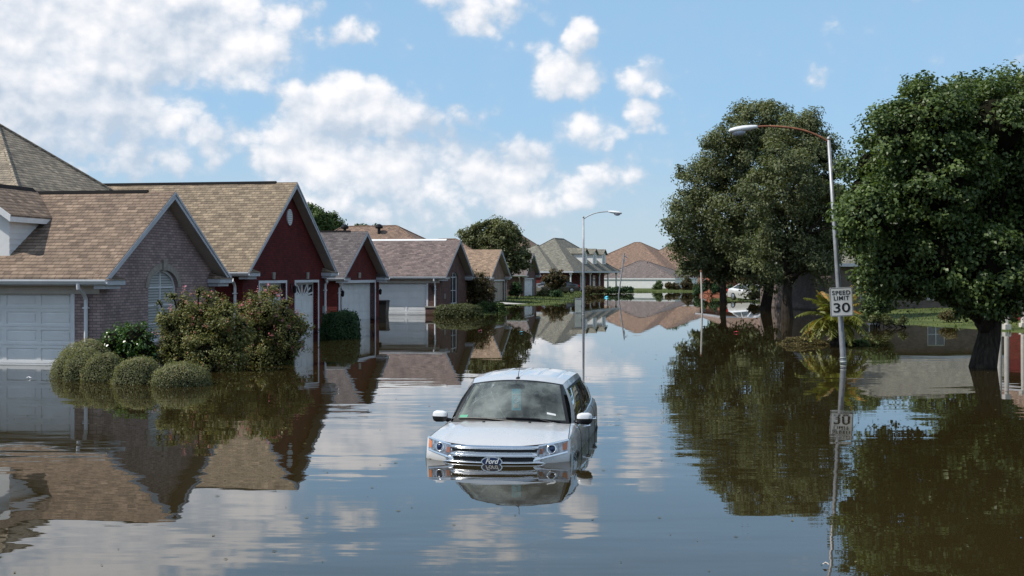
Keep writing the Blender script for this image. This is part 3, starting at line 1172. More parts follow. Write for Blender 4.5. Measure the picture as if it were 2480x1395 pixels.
def hip_roof(root, rect, ze, ridge, roof_m, fascia='fascia_grey', drop=.2, cap=True, name='roof'):
    (x0, x1, y0, y1) = rect
    (a, b) = ridge
    A, B = Vector(a), Vector(b)
    c = [(x0, y0, ze), (x1, y0, ze), (x1, y1, ze), (x0, y1, ze)]
    rf = MB()
    along_x = abs(A.x - B.x) > abs(A.y - B.y)
    if along_x:
        lo, hi = (A, B) if A.x < B.x else (B, A)
        rf.face(c[0], c[1], hi, lo)
        rf.face(c[1], c[2], hi)
        rf.face(c[2], c[3], lo, hi)
        rf.face(c[3], c[0], lo)
        ends = [(lo, c[0]), (lo, c[3]), (hi, c[1]), (hi, c[2])]
    else:
        lo, hi = (A, B) if A.y < B.y else (B, A)
        rf.face(c[0], c[1], lo)
        rf.face(c[1], c[2], hi, lo)
        rf.face(c[2], c[3], hi)
        rf.face(c[3], c[0], lo, hi)
        ends = [(lo, c[0]), (lo, c[1]), (hi, c[2]), (hi, c[3])]
    rf.face(*[(p[0], p[1], ze - .001) for p in c][::-1])
    roof = rf.build(name, M[roof_m], root)
    if cap:
        k = MB()
        for p, q in ends + [(lo, hi)]:
            p, q = Vector(p), Vector(q)
            if (p - q).length > .1:
                k.tube([p + Vector((0, 0, .005)), q + Vector((0, 0, .015))], .07, n=6)
        k.build('hip_cap', M[roof_m], roof)
    f = MB()
    f.box(x0, x1, y0, y0 + .03, ze - drop, ze - .002)
    f.box(x0, x1, y1 - .03, y1, ze - drop, ze - .002)
    f.box(x0, x0 + .03, y0 + .03, y1 - .03, ze - drop, ze - .002)
    f.box(x1 - .03, x1, y0 + .03, y1 - .03, ze - drop, ze - .002)
    f.box(x0 + .03, x1 - .03, y0 + .03, y1 - .03, ze - drop, ze - drop + .02)
    f.build('fascia', M[fascia], root)
    return roof


def block_walls(root, rect, zb, zt, brick_m, faces_ops=None, depth=.12):
    x0, x1, y0, y1 = rect
    Fs = [Face((x0, y0), (x1, y0)), Face((x1, y0), (x1, y1)), Face((x1, y1), (x0, y1)), Face((x0, y1), (x0, y0))]
    w = MB()
    for i, F in enumerate(Fs):
        wall(w, F, zb, [(0, zt), (F.len, zt)], (faces_ops or {}).get(i, ()), depth)
    w.build('wall', M[brick_m], root)
    return Fs


# ------------------------------------------------------------------ 1: mauve brick house with the side garage
h1 = empty('brick_house', (-10.60, 32.95, 0), TH, 'mauve brick house with arched window, dormer and white side garage door behind the boxwoods', 'house')
W1, L1, zt1, zr1 = 7.25, 9.0, 2.27, 4.72
op_d = dict(t0=L1 - .81 - 4.9, t1=L1 - .81, z0=-.45, z1=1.93)
op_w = dict(t0=2.70, t1=4.55, z0=.45, z1=1.98, arch=.50)
F0, F1, ev1, pt1, roof1 = gable_wing(h1, W1, L1, zt1, zr1, .40, .36, 'brick_mauve', 'roof_brown', [op_d], [op_w])
garage_door(h1, F0, op_d, .14, rows=5, cols=5)
window(h1, F1, op_w, .12, 'blind', nt=2, nz=3, arch_trim='stone')
downspout(h1, -.36, 0, zt1, .40)
# main block with the large hip roof
A1 = (-10.1, 11.4, 7.75)
rect1 = (-19.5, -3.05, 2.6, 18.1)
main1 = hip_roof(h1, rect1, 2.38, ((-14.0, 11.4, 7.75), A1), 'roof_weathered')
block_walls(h1, (-19.1, -3.5, 3.1, 17.6), -.6, 2.2, 'brick_mauve')
# dormer on the garage roof
dz0, dx1, dhw = 3.95, -2.90, 1.12
dm = MB()
yf = .55
zb_ = zt1 + pt1 * (yf + .40) - .25
yb = (dz0 - zt1) / pt1 - .40
xa, xb = dx1 - 2 * dhw, dx1
for x in (xa, xb):
    q = [(yf, zb_), (yb + .1, dz0 + .06), (yf, dz0 + .06)]
    dm.prism(q, 'x', x - .06 if x == xb else x, x if x == xb else x + .06)
dmz = [(xa + .061, zb_), (xb - .061, zb_), (xb - .061, dz0), ((xa + xb) / 2, dz0 + dhw * .66), (xa + .061, dz0)]
dm.prism(dmz, 'y', yf + .001, yf + .05)
for i in range(9):                                  # lapped boards on the cheek
    z = zb_ + .1 + i * .15
    ye = (z + .15 - zt1) / pt1 - .40
    if z + .13 < dz0 and ye > yf:
        dm.box(xb + .001, xb + .014, yf, ye - .05, z, z + .028)
dorm = dm.build('dormer', M['siding'], h1, normals=True)
dr = MB()
zr_d = dz0 + (dhw + .22) * .66
xm = (xa + xb) / 2
dr.prism([(xa - .22, dz0 - .02), (xm, zr_d), (xb + .22, dz0 - .02), (xb + .22, dz0 - .07), (xm, zr_d - .05), (xa - .22, dz0 - .07)], 'y', yf - .28, yb + 1.35)
dr.build('dormer_roof', M['roof_brown'], dorm, normals=True)
df = MB()
df.box(xb + .15, xb + .218, yf - .28, yb + .25, dz0 - .21, dz0 - .072)
df.box(xb + .001, xb + .15, yf - .05, yb + .15, dz0 - .20, dz0 - .18)
df.prism([(xa - .22, dz0 - .03), (xm, zr_d - .01), (xb + .22, dz0 - .03), (xb + .22, dz0 - .21), (xm, zr_d - .20), (xa - .22, dz0 - .21)], 'y', yf - .32, yf - .281)
df.build('dormer_trim', M['white'], dorm, normals=True)
FD = Face((xa, yf), (xb, yf))
window(dorm, FD, dict(t0=.55, t1=1.69, z0=zb_ + .35, z1=3.6, arch=.3), -.02, 'pane', nt=2, nz=2, sill=False)
vd = MB()
vd.prism([(xm - .15, zr_d - .09), (xm, zr_d + .03), (xm + .15, zr_d - .09), (xm, zr_d - .03)], 'y', yf - .1, yb + 1.2)
vd.build('ridge_vent', M['vent_dark'], dorm, normals=True)

# ------------------------------------------------------------------ 2: dark red brick house with two garage doors
h2 = empty('brick_house', (-9.25, 43.96, 0), TH, 'dark red brick house with two single garage doors and oval gable vent', 'house')
W2, L2, zt2, zr2 = 8.85, 8.2, 2.47, 5.82
da = dict(t0=1.55, t1=4.20, z0=-.45, z1=2.02)
db = dict(t0=5.25, t1=7.90, z0=-.45, z1=2.02)
F0, F1, ev2, pt2, roof2 = gable_wing(h2, W2, L2, zt2, zr2, .40, .36, 'brick_red', 'roof_olive', (), [da, db], depth=.24, frieze=False)
garage_door(h2, F1, da, .22, rows=4, cols=4, fan=True)
garage_door(h2, F1, db, .22, rows=4, cols=4, fan=True)
downspout(h2, -.25, 0, zt2, .40)
downspout(h2, .0, W2 - .25, zt2, .0, along='x')
v = MB()
cw, cz, rw, rz = 4.55, 4.50, .28, .31
ring = [(cw + math.cos(2 * PI * k / 20) * rw, cz + math.sin(2 * PI * k / 20) * rz) for k in range(20)]
v.prism(ring, 'x', .002, .045)
ov = v.build('gable_vent', M['trim'], h2)
lv = MB()
for k in range(7):
    z = cz - .24 + k * .08
    hw = rw * math.sqrt(max(0, 1 - ((z - cz) / rz) ** 2)) * .82
    lv.box(.046, .056, cw - hw, cw + hw, z - .012, z + .012)
lv.build('louver', M['cabinet'], ov)
for tcn in ((da['t0'] + da['t1']) / 2, (db['t0'] + db['t1']) / 2):
    k = MB()
    k.prism([(tcn - .09, 2.16), (tcn + .09, 2.16), (tcn + .13, 2.42), (tcn - .13, 2.42)], 'x', .002, .06)
    k.build('keystone', M['stone'], h2)


def wall_lantern(root, x, y, z):
    l = MB()
    l.box(x + .002, x + .03, y - .05, y + .05, z - .02, z + .16)
    l.tube([(x + .03, y, z + .12), (x + .12, y, z + .18), (x + .16, y, z + .12)], .012, n=6)
    l.lathe([(.015, .12), (.09, .05), (.085, .03), (.07, -.16), (.02, -.2)], 6, (x + .16, y, z))
    l.build('wall_lantern', M['iron'], root)


wall_lantern(h2, 0, 4.72, 1.82)
mt = MB()
mt.box(.002, .10, 8.45, 8.70, .75, 1.05)
mt.tube([(.05, 8.57, 1.05), (.05, 8.57, 1.9)], .02, n=6)
mt.tube([(.05, 8.57, .75), (.05, 8.57, -.4)], .025, n=6)
mt.build('electric_meter', M['cabinet'], h2)

# ------------------------------------------------------------------ 3: small crimson garage gable
h3 = empty('brick_house', (-8.33, 61.05, 0), TH, 'bright red brick house with slate grey roof and one wide white garage door', 'house')
W3, L3, zt3, zr3 = 7.1, 9.5, 2.22, 4.50
dd = dict(t0=.75, t1=6.30, z0=-.45, z1=1.90)
F0, F1, ev3, pt3, roof3 = gable_wing(h3, W3, L3, zt3, zr3, .30, .42, 'brick_crimson', 'roof_slate', (), [dd], depth=.30, frieze=False)
garage_door(h3, F1, dd, .28, rows=5, cols=6, casing=.14)
k = MB()
k.box(.002, .05, 3.35, 3.68, 2.14, 2.42)
k.build('date_stone', M['stone'], h3)
wall_lantern(h3, 0, .32, 1.45)
wall_lantern(h3, 0, 6.78, 1.45)
downspout(h3, .0, .10, zt3, .0, along='x')

# ------------------------------------------------------------------ 4: brown brick house with side garage
h4 = empty('brick_house', (-4.127, 73.35, 0), TH, 'brown brick house with white ridge strip and double garage door facing the photographer', 'house')
W4, L4, zt4, zr4 = 7.2, 11.0, 2.24, 4.40
dg = dict(t0=L4 - .80 - 4.9, t1=L4 - .80, z0=-.3, z1=1.85)
wg = dict(t0=2.75, t1=4.65, z0=.55, z1=2.15, arch=.3)
F0, F1, ev4, pt4, roof4 = gable_wing(h4, W4, L4, zt4, zr4, .30, .40, 'brick_brown', 'roof_mauve', [dg], [wg], vent='white')
garage_door(h4, F0, dg, .14, rows=5, cols=4)
window(h4, F1, wg, .12, 'pane', nt=2, nz=2)
downspout(h4, -.27, 0, zt4, .30, m='white')
wall_lantern(h4, -.55, -.18, 1.55)
k = MB()
k.box(.002, .03, 1.0, 1.3, .9, 1.2)
k.build('number_plaque', M['stone'], h4)

# ------------------------------------------------------------------ 5: tan roofed garage
h5 = empty('brick_house', (-1.87, 96.35, 0), TH, 'tan brick house with tan shingle roof and beige garage door on the lawn', 'house')
W5, L5, zt5, zr5 = 7.6, 10.0, 2.16, 4.25
d5 = dict(t0=2.7, t1=7.0, z0=.0, z1=1.78)
F0, F1, *_ = gable_wing(h5, W5, L5, zt5, zr5, .30, .38, 'brick_tan', 'roof_tan', (), [d5], vent=None, frieze=False)
garage_door(h5, F1, d5, .14, m='door_tan', rows=4, cols=4)
downspout(h5, .0, 7.45, zt5, .0, along='x', m='soffit')
vs = MB()
vs.box(.002, .03, 3.6, 4.0, 3.2, 3.75)
vs.build('gable_vent', M['soffit'], h5)

# ------------------------------------------------------------------ 6: grey roofed garage by the tree
h6 = empty('brick_house', (1.05, 122.3, 0), TH, 'brick house with grey roof and narrow white garage door left of the parked black car', 'house')
W6, L6, zt6, zr6 = 8.0, 10.0, 2.25, 4.42
d6 = dict(t0=.9, t1=6.3, z0=.1, z1=1.80)
F0, F1, *_ = gable_wing(h6, W6, L6, zt6, zr6, .30, .38, 'brick_brown', 'roof_ash', [dict(t0=6.0, t1=7.4, z0=.6, z1=1.7)], [d6], vent=None, frieze=False)
garage_door(h6, F1, d6, .14, rows=4, cols=5)
window(h6, F0, dict(t0=6.0, t1=7.4, z0=.6, z1=1.7), .12, nt=2, nz=2)
downspout(h6, -.3, 0, zt6, .30, m='soffit')

# ------------------------------------------------------------------ 7: grey-green hip roofed house with dormers and a columned porch
T7 = -R(20)
C7 = P(1389, 656, 160)
h7 = empty('porch_house', (C7.x, C7.y, 0), T7, 'house with grey-green hip roof, white dormers and a columned porch at the street bend', 'house')
ze7, zr7 = 2.66, 7.05
hip_roof(h7, (-11.0, 0, 0, 22.2), ze7, ((-5.5, 9.0, zr7), (-5.5, 13.1, zr7)), 'roof_grey')
hip_roof(h7, (-13.0, -1.8, -2.8, 12), ze7 - .02, ((-7.0, 6.0, 6.1), (-7.0, 7.0, 6.1)), 'roof_grey')
op7 = [dict(t0=2.0, t1=3.8, z0=.6, z1=2.1), dict(t0=6.5, t1=8.0, z0=.25, z1=2.2), dict(t0=10.6, t1=12.4, z0=.6, z1=2.1), dict(t0=15.5, t1=17.3, z0=.6, z1=2.1)]
Fs = block_walls(h7, (-10.5, -2.2, .5, 21.7), -.2, ze7 - .19, 'brick_crimson', {1: op7})
for o in op7:
    window(h7, Fs[1], o, .1, nt=1, nz=2)
block_walls(h7, (-12.5, -2.25, -2.4, 11.5), -.2, ze7 - .19, 'brick_crimson')
for k in range(6):
    c = MB()
    y = .35 + k * 4.3
    c.box(-.62, -.34, y - .14, y + .14, .0, .18)
    c.lathe([(.12, .18), (.125, .3), (.11, 1.4), (.095, 2.22)], 10, (-.48, y, 0))
    c.box(-.63, -.33, y - .15, y + .15, 2.22, ze7 - .20)
    c.build('porch_column', M['white'], h7)
pf = MB()
pf.box(-2.2, -.1, .1, 22.0, -.2, .12)
pf.build('porch_floor', M['concrete'], h7)
pitch7 = (zr7 - ze7) / 5.5
for k in range(3):
    yc = 9.2 + k * 4.5
    xf_ = -1.25
    dz, hw = 5.02, .95
    zb7 = ze7 + pitch7 * (-xf_) - .15
    xb_ = -(dz - ze7) / pitch7
    d = MB()
    for yy in (yc - hw, yc + hw - .06):
        d.prism([(xf_, zb7), (xf_, dz), (xb_ - .1, dz)], 'y', yy, yy + .06)
    d.prism([(yc - hw + .061, zb7), (yc + hw - .061, zb7), (yc + hw - .061, dz), (yc, dz + hw * .6), (yc - hw + .061, dz)], 'x', xf_ - .05, xf_ - .001)
    do = d.build('dormer', M['white'], h7, normals=True)
    r_ = MB()
    r_.prism([(yc - hw - .2, dz - .02), (yc, dz + hw * .62 + .12), (yc + hw + .2, dz - .02), (yc + hw + .2, dz - .12), (yc, dz + hw * .62), (yc - hw - .2, dz - .12)], 'x', xb_ - 1.1, xf_ + .25)
    r_.build('dormer_roof', M['roof_grey'], do, normals=True)
    w = MB()
    w.box(xf_ + .001, xf_ + .02, yc - .36, yc + .36, zb7 + .25, dz - .1)
    w.build('pane', M['pane'], do)

# ------------------------------------------------------------------ 8, 9: hip roofed houses at the far end
c8 = P(1545, 587, 214)
h8 = empty('hip_roof_house', (c8.x, c8.y, 0), -R(30), 'large brown hip roofed house farthest down the street, with a small white gable', 'house')
hip_roof(h8, (-9, 8.5, -7.0, 9), 2.9, ((-.6, 0, c8.z), (.4, 0, c8.z)), 'roof_rust')
hip_roof(h8, (-2, 13.2, -3.0, 12), 2.9, ((4.0, 2.6, c8.z - .75), (4.4, 3.8, c8.z - .75)), 'roof_rust')
block_walls(h8, (-8.5, 8, -6.5, 8.5), -.4, 2.72, 'brick_tan')
block_walls(h8, (-1, 12.7, -2.5, 11.5), -.4, 2.71, 'brick_tan')
g = MB()
g.prism([(-6.2, 3.2), (-4.0, 3.2), (-4.0, 4.3), (-5.1, 5.35), (-6.2, 4.3)], 'y', -6.6, -3.5)
g8 = g.build('dormer', M['white'], h8, normals=True)
g = MB()
g.prism([(-6.5, 4.2), (-5.1, 5.6), (-3.7, 4.2), (-3.7, 4.02), (-5.1, 5.42), (-6.5, 4.02)], 'y', -6.9, -2.5)
g.build('dormer_roof', M['roof_rust'], g8, normals=True)
g = MB()
g.box(-5.4, -4.8, -6.63, -6.601, 3.6, 4.6)
g.build('pane', M['pane'], g8)

c9 = P(1556, 632, 192)
h9 = empty('hip_roof_house', (c9.x, c9.y, 0), -R(24), 'low pale house with ash grey hip roof behind the far shrubs', 'house')
hip_roof(h9, (-5.2, 6.6, -5.0, 7), 1.68, ((-.6, 0, c9.z), (.4, 0, c9.z)), 'roof_ash', fascia='trim')
block_walls(h9, (-5.08, 6.48, -4.88, 6.88), -.4, 1.5, 'siding')
g = MB()
g.lathe([(.12, 0), (.16, .15), (.05, .28)], 8, (1.0, -.6, c9.z - .5))
g.build('roof_vent', M['vent_dark'], h9)

# ------------------------------------------------------------------ 10: brown roof with two turbine vents behind the brown brick garage
c10 = P(893, 547, 108)
h10 = empty('hip_roof_house', (c10.x, c10.y, 0), TH, 'brown hip roofed house with two round roof vents behind the slate grey roof', 'house')
hip_roof(h10, (-7.2, 8.3, -5.0, 9), 2.9, ((-2.6, 1.2, c10.z), (2.3, .4, c10.z)), 'roof_rust')
block_walls(h10, (-6.7, 7.8, -4.5, 8.5), -.5, 2.7, 'brick_tan')
hip_roof(h10, (3.0, 10.6, 1.0, 9), 2.9, ((5.0, 4.5, 5.35), (6.5, 4.5, 5.35)), 'roof_rust', name='wing_roof')
for (px, py) in ((835, 553), (918, 552)):
    q = P(px, py + 3, 107.2) - c10
    cs, sn = math.cos(-TH), math.sin(-TH)
    g = MB()
    g.lathe([(.13, -.5), (.13, .02), (.10, .03), (.30, .06), (.34, .18), (.30, .32), (.12, .42), (.04, .44)], 12, (q.x * cs - q.y * sn, q.x * sn + q.y * cs, q.z + c10.z))
    g.build('roof_vent', M['iron'], h10)

c11 = P(1240, 560, 196)
h11 = empty('hip_roof_house', (c11.x, c11.y, 0), -R(20), 'house with dark brown hip roof mostly hidden by the round green tree', 'house')
hip_roof(h11, (-8, 8, -8, 8), 2.9, ((-.5, 0, c11.z), (.5, 0, c11.z)), 'roof_rust')
block_walls(h11, (-7.5, 7.5, -7.5, 7.5), -.2, 2.7, 'brick_brown')

# ------------------------------------------------------------------ right side of the street
TR = R(14)


def right_house(label, x, y, rot, rect, ze, zr, bm_, rm, ops=None, porch=None, zb=-.3, name='brick_house'):
    h = empty(name, (x, y, 0), rot, label, 'house')
    x0, x1, y0, y1 = rect
    o = .45
    hx, hy = (x1 - x0) / 2, (y1 - y0) / 2
    if hx < hy:
        rd = (((x0 + x1) / 2, y0 + hx, zr), ((x0 + x1) / 2, y1 - hx, zr))
    else:
        rd = ((x0 + hy, (y0 + y1) / 2, zr), (x1 - hy, (y0 + y1) / 2, zr))
    hip_roof(h, (x0 - o, x1 + o, y0 - o, y1 + o), ze, rd, rm)
    Fs = block_walls(h, rect, zb, ze - .19, bm_, ops)
    for i, l in (ops or {}).items():
        for q in l:
            window(h, Fs[i], q, .1, nt=2, nz=2)
    return h, Fs


w3 = lambda *ts: [dict(t0=a, t1=a + 1.2, z0=.75, z1=2.2) for a in ts]
hr1, _ = right_house('red brick house with tan roof behind the two oak trunks', 30.5, 112, -R(8), (-7, 7, -5, 6), 2.8, 5.6, 'brick_crimson', 'roof_tan', {0: w3(8.0, 11.0), 3: w3(3, 7)})
hr2, _ = right_house('orange brick house behind the white car on the far right bank', 30.2, 150, R(4), (-7, 7, -6, 6), 2.6, 5.4, 'brick_orange', 'roof_rust', {0: w3(9), 3: w3(2, 8)})
hr3, _ = right_house('taupe brick house with pale hip roof behind the large pear tree', 27.2, 85.0, R(10), (-8.2, 8.5, -4, 8), 3.0, 6.0, 'brick_taupe', 'roof_grey', {0: w3(2, 6.5, 12)})
hr4, F4s = right_house('dark red brick house with white porch posts at the far right of the lawn', 28.9, 60.0, R(8), (-5.2, 8, -3, 1.5), 3.0, 5.6, 'brick_crimson', 'roof_rust', {0: w3(8, 11), 3: w3(3, 7)})
for (px, d) in ((2421, 54.0), (2438, 53.4), (2478, 55.0)):
    q = P(px, 700, d)
    l = Vector((q.x - 28.9, q.y - 60.0))
    cs, sn = math.cos(-R(8)), math.sin(-R(8))
    lx, ly = l.x * cs - l.y * sn, l.x * sn + l.y * cs
    c = MB()
    c.box(lx - .13, lx + .13, ly - .13, ly + .13, -.1, .25)
    c.lathe([(.095, .25), (.10, .4), (.09, 2.5), (.085, 2.7)], 12, (lx, ly, 0))
    c.box(lx - .13, lx + .13, ly - .13, ly + .13, 2.7, 2.9)
    c.build('porch_column', M['post_white'], hr4)
pr = MB()
pr.box(-6.4, 8.4, -7.4, -3.46, 2.9, 3.05)
pr.build('porch_roof', M['soffit'], hr4)
dw = MB()
dw.face((-3.2, 90.5, .19), (1.1, 91.5, .19), (-.6, 96.2, .21), (-3.6, 96.0, .21))
# ------------------------------------------------------------------ drowned silver crossover
def paintmat(name, col, metal=.45, rough=.24):
    m, N, p = mat(name)
    o = N.new('ShaderNodeTexCoord').outputs['Object']
    fl = N.noise(o, 900.0, 1, .5)
    dirt = N.noise(o, 2.2, 6, .65)
    sp = N.new('ShaderNodeSeparateXYZ')
    N.l.new(o, sp.inputs[0])
    low = N.sstep(N.m('MULTIPLY_ADD', N.m('SUBTRACT', dirt, .5), .25, sp.outputs[2]), .92, .78)
    c = N.mix(fl, tuple(x * .93 for x in col), tuple(min(1, x * 1.07) for x in col))
    c = N.mix(N.m('MULTIPLY', low, .45), c, (.20, .165, .12))
    c = N.mix(N.m('MULTIPLY', N.sstep(dirt, .55, .85), .15), c, (.30, .28, .25))
    setp(N, p, Base_Color=c, Metallic=metal, Coat_Weight=.8, Coat_Roughness=.05)
    N.put(p.inputs['Roughness'], N.m('MULTIPLY_ADD', dirt, .2, rough - .08))
    return m


M['silver'] = paintmat('silver_paint', (.635, .63, .625), .22, .27)
M['white_car'] = paintmat('white_car_paint', (.72, .73, .74), .0, .3)
M['black_car'] = paintmat('black_car_paint', (.010, .010, .012), .0, .4)
M['red_car'] = paintmat('red_car_paint', (.30, .03, .03), .1, .25)
M['chrome'] = plain('chrome', (.88, .89, .90), .16, metal=1.0, var=.04)
M['satin'] = plain('satin_metal', (.48, .49, .51), .25, metal=.85, var=.06)
M['tint_glass'] = glassmat('tinted_car_glass', (.16, .17, .16), 1.5, .03, (.10, .11, .09))
M['windscreen'] = glassmat('windscreen_glass', (.74, .82, .78), 1.58, .30, (.36, .40, .375))
M['lens'] = plain('lamp_reflector', (.36, .365, .38), .10, metal=.75, var=.55, scale=16)
M['amber'] = plain('amber_lens', (.62, .19, .06), .15, spec=.7)
M['amber_dim'] = plain('amber_lens_inner', (.30, .10, .045), .15, spec=.7)
M['redlens'] = plain('red_lens', (.45, .015, .012), .15, spec=.7)
M['tyre'] = plain('tyre_rubber', (.018, .018, .018), .85)
M['interior'] = plain('interior_grey', (.055, .055, .052), .8)
M['seat'] = plain('seat_cloth', (.36, .345, .30), .9)
M['badge'] = plain('badge_blue', (.010, .026, .085), .2, spec=.6)
M['placard'] = plain('placard_blue', (.12, .66, .95), .5, var=.1)
M['paper'] = plain('paper_white', (.72, .74, .74), .6)
M['sticker'] = plain('green_sticker', (.08, .36, .22), .5)

YAW = R(8.8)
D0 = 16.0
WDEP = .78
cx0 = (1193 - HX) / FPX * D0
suv = empty('parked_car', (cx0, D0, -WDEP), -YAW, 'silver crossover car flooded up to its grille in the middle of the street', 'car')


def ip(tab, y):
    ys = [t[0] for t in tab]
    if y <= ys[0]:
        return tab[0][1:]
    for a, b in zip(tab, tab[1:]):
        if y <= b[0]:
            t = (y - a[0]) / (b[0] - a[0])
            return tuple(p + (q - p) * t for p, q in zip(a[1:], b[1:]))
    return tab[-1][1:]


def fy(x, z):
    a = abs(x) / .93
    y = .36 * a ** 2.7
    if z > .80:
        y += (z - .80) * .38
    if z < .62:
        y += (.62 - z) * .15
    return y


def zt_(x):
    return .985 + .055 * (abs(x) / .9) ** 1.6


# front fascia
rows = []
for i in range(49):
    x = -.93 + 1.86 * i / 48
    rows.append([(x, fy(x, z), z) for z in [(.22 + (zt_(x) - .22) * k / 24) for k in range(25)]])
mb = MB()
mb.grid(rows, flip=True)
fas = mb.build('bumper', M['silver'], suv, smooth=True)

# hood: rolls over at the front, creases along both sides
def hood_pt(a, b):
    xw = .90 - .085 * b
    x = a * xw
    yc = 1.20 + .24 * (abs(x) / .8) ** 2
    y0 = fy(x * .90 / xw, zt_(x))
    z0 = zt_(x)
    zc = 1.165 - .040 * (abs(x) / .8) ** 2
    y = y0 + (yc - y0) * b
    z = z0 + (zc - z0) * (1 - (1 - b) ** 2.1)
    cr = math.exp(-((abs(x) - (.70 - .10 * b)) / .045) ** 2) * .012 * min(1, b * 5)
    dome = .012 * (1 - min(1, abs(x) / .62) ** 4) * min(1, b * 6) * (1 - b * .3)
    return (x, y, z + cr + dome)


rows = [[hood_pt(-1 + 2 * i / 60, j / 24) for j in range(25)] for i in range(61)]
mb = MB()
mb.grid(rows, flip=True)
hood = mb.build('hood', M['silver'], suv, smooth=True)
for sx in (-.31, .31):
    q = hood_pt(sx / .82, .90)
    w = MB()
    w.ball((q[0], q[1], q[2] + .004), (.022, .016, .012), 5, 8)
    w.build('washer_nozzle', M['black'], hood, smooth=True)

# sides, from the hood edge or belt line down; wheel arches cut out
BELT = [(1.44, .822, 1.128), (1.60, .855, 1.125), (2.0, .873, 1.135), (3.0, .88, 1.165), (3.8, .865, 1.20), (4.3, .83, 1.225), (4.58, .77, 1.22)]
WID = [(.36, .932), (.6, .948), (.95, .965), (2.2, .958), (3.6, .965), (4.2, .945), (4.58, .87)]
ARCH = ((.96, .375, .475), (3.78, .375, .48))


def side_ring(y, j=None):
    """points from the top edge down at station y"""
    if j is not None:
        top = hood_pt(1, j)
    else:
        bx, bz = ip(BELT, y)
        top = (bx, y, bz)
    w = ip(WID, y)[0]
    zt0 = top[2]
    pts = [top]
    ks = [(.30, zt0 - .012), (.62, zt0 - .045), (.86, zt0 - .10), (.96, zt0 - .17), (1.0, .88), (1.0, .80), (1.0, .74), (.995, .66), (.985, .58), (.975, .50), (.965, .40), (.94, .30), (.90, .22)]
    for f, z in ks:
        x = top[0] + (w - top[0]) * f if f < 1 and z > .85 else w * f
        yy = top[1]
        if j is not None and j < .25:
            yy = top[1] + (fy(.93, z) - top[1]) * (1 - j / .25)
        pts.append((x, yy, z))
    return pts


st = [side_ring(None, j / 24) if False else None for j in range(0)]
rings = []
for j in range(25):
    b = j / 24
    q = hood_pt(1, b)
    rings.append(side_ring(q[1], b))
y = 1.50
while y < 4.585:
    rings.append(side_ring(y))
    y += .055


def side_mesh(sgn):
    # refine vertically for clean arches
    vs, keep = [], []
    rr = []
    for r in rings:
        row = []
        for a, b in zip(r, r[1:]):
            for k in range(3):
                t = k / 3
                row.append(tuple(p + (q - p) * t for p, q in zip(a, b)))
        row.append(r[-1])
        rr.append(row)
    inside = lambda p: any((p[1] - cy) ** 2 + (p[2] - cz) ** 2 < rad * rad for cy, cz, rad in ARCH)
    snapped = []
    for row in rr:
        nr = []
        for p in row:
            for cy, cz, rad in ARCH:
                d = math.hypot(p[1] - cy, p[2] - cz)
                if rad - .045 < d < rad + .02 and d > 0:
                    p = (p[0], cy + (p[1] - cy) / d * (rad + .001), cz + (p[2] - cz) / d * (rad + .001))
            nr.append(p)
        snapped.append(nr)
    m = MB()
    nv = len(snapped[0])
    m.v = [(p[0] * sgn, p[1], p[2]) for r in snapped for p in r]
    for i in range(len(snapped) - 1):
        for k in range(nv - 1):
            q = [snapped[i][k], snapped[i][k + 1], snapped[i + 1][k + 1], snapped[i + 1][k]]
            if any(inside(p) for p in q):
                continue
            idx = (i * nv + k, i * nv + k + 1, (i + 1) * nv + k + 1, (i + 1) * nv + k)
            m.f.append(idx if sgn < 0 else idx[::-1])
    o = m.build('side_panel', M['silver'], suv, smooth=True)
    for cy, cz, rad in ARCH:
        w = ip(WID, cy)[0]
        lip, ln = MB(), MB()
        n = 26
        ro_, ri_ = [], []
        for i in range(n + 1):
            t = -.15 + (PI + .3) * i / n
            cyy, czz = math.cos(t), math.sin(t)
            ro_.append([(sgn * (w + .004), cy + cyy * (rad + .012), cz + czz * (rad + .012)), (sgn * (w + .010), cy + cyy * (rad - .012), cz + czz * (rad - .012)), (sgn * (w - .03), cy + cyy * (rad - .02), cz + czz * (rad - .02))])
            ri_.append([(sgn * (w - .03), cy + cyy * (rad - .019), cz + czz * (rad - .019)), (sgn * (w - .38), cy + cyy * (rad - .03), cz + czz * (rad - .03))])
        lip.grid(ro_, flip=sgn < 0)
        lip.build('wheel_arch', M['silver'], o, smooth=True)
        ln.grid(ri_)
        ln.build('arch_liner', M['black'], o, smooth=True)
        ty = MB()
        prof = []
        for i in range(29):
            t = 2 * PI * i / 28
            prof.append([(sgn * (w - .02 - dx), cy + math.cos(t) * rr_, cz + math.sin(t) * rr_) for dx, rr_ in ((.03, .20), (.0, .24), (.005, .33), (.03, .365), (.20, .365), (.23, .33), (.23, .2))])
        ty.grid(prof)
        ty.build('wheel', M['tyre'], suv, smooth=True)
    # door shut lines and handles
    sh = MB()
    for yy in (1.52, 2.62, 3.50):
        pts = [p for p in side_ring(yy)][1:10]
        sh.tube([(sgn * (p[0] + .001), p[1], p[2]) for p in pts], .005, n=5)
    sh.build('shut_line', M['black'], o)
    for yy in (2.42, 3.32):
        h = MB()
        w = ip(WID, yy)[0]
        h.tube([(sgn * (w - .01), yy - .12, .995), (sgn * (w + .035), yy - .08, 1.0), (sgn * (w + .038), yy + .06, 1.0), (sgn * (w - .01), yy + .1, .995)], .014, n=7)
        h.build('door_handle', M['chrome'], o, smooth=True)
    return o


side_mesh(1)
side_mesh(-1)

# greenhouse
RAIL = [(2.10, .640, 1.600), (2.4, .675, 1.640), (3.0, .690, 1.655), (3.7, .675, 1.640), (4.25, .630, 1.590)]


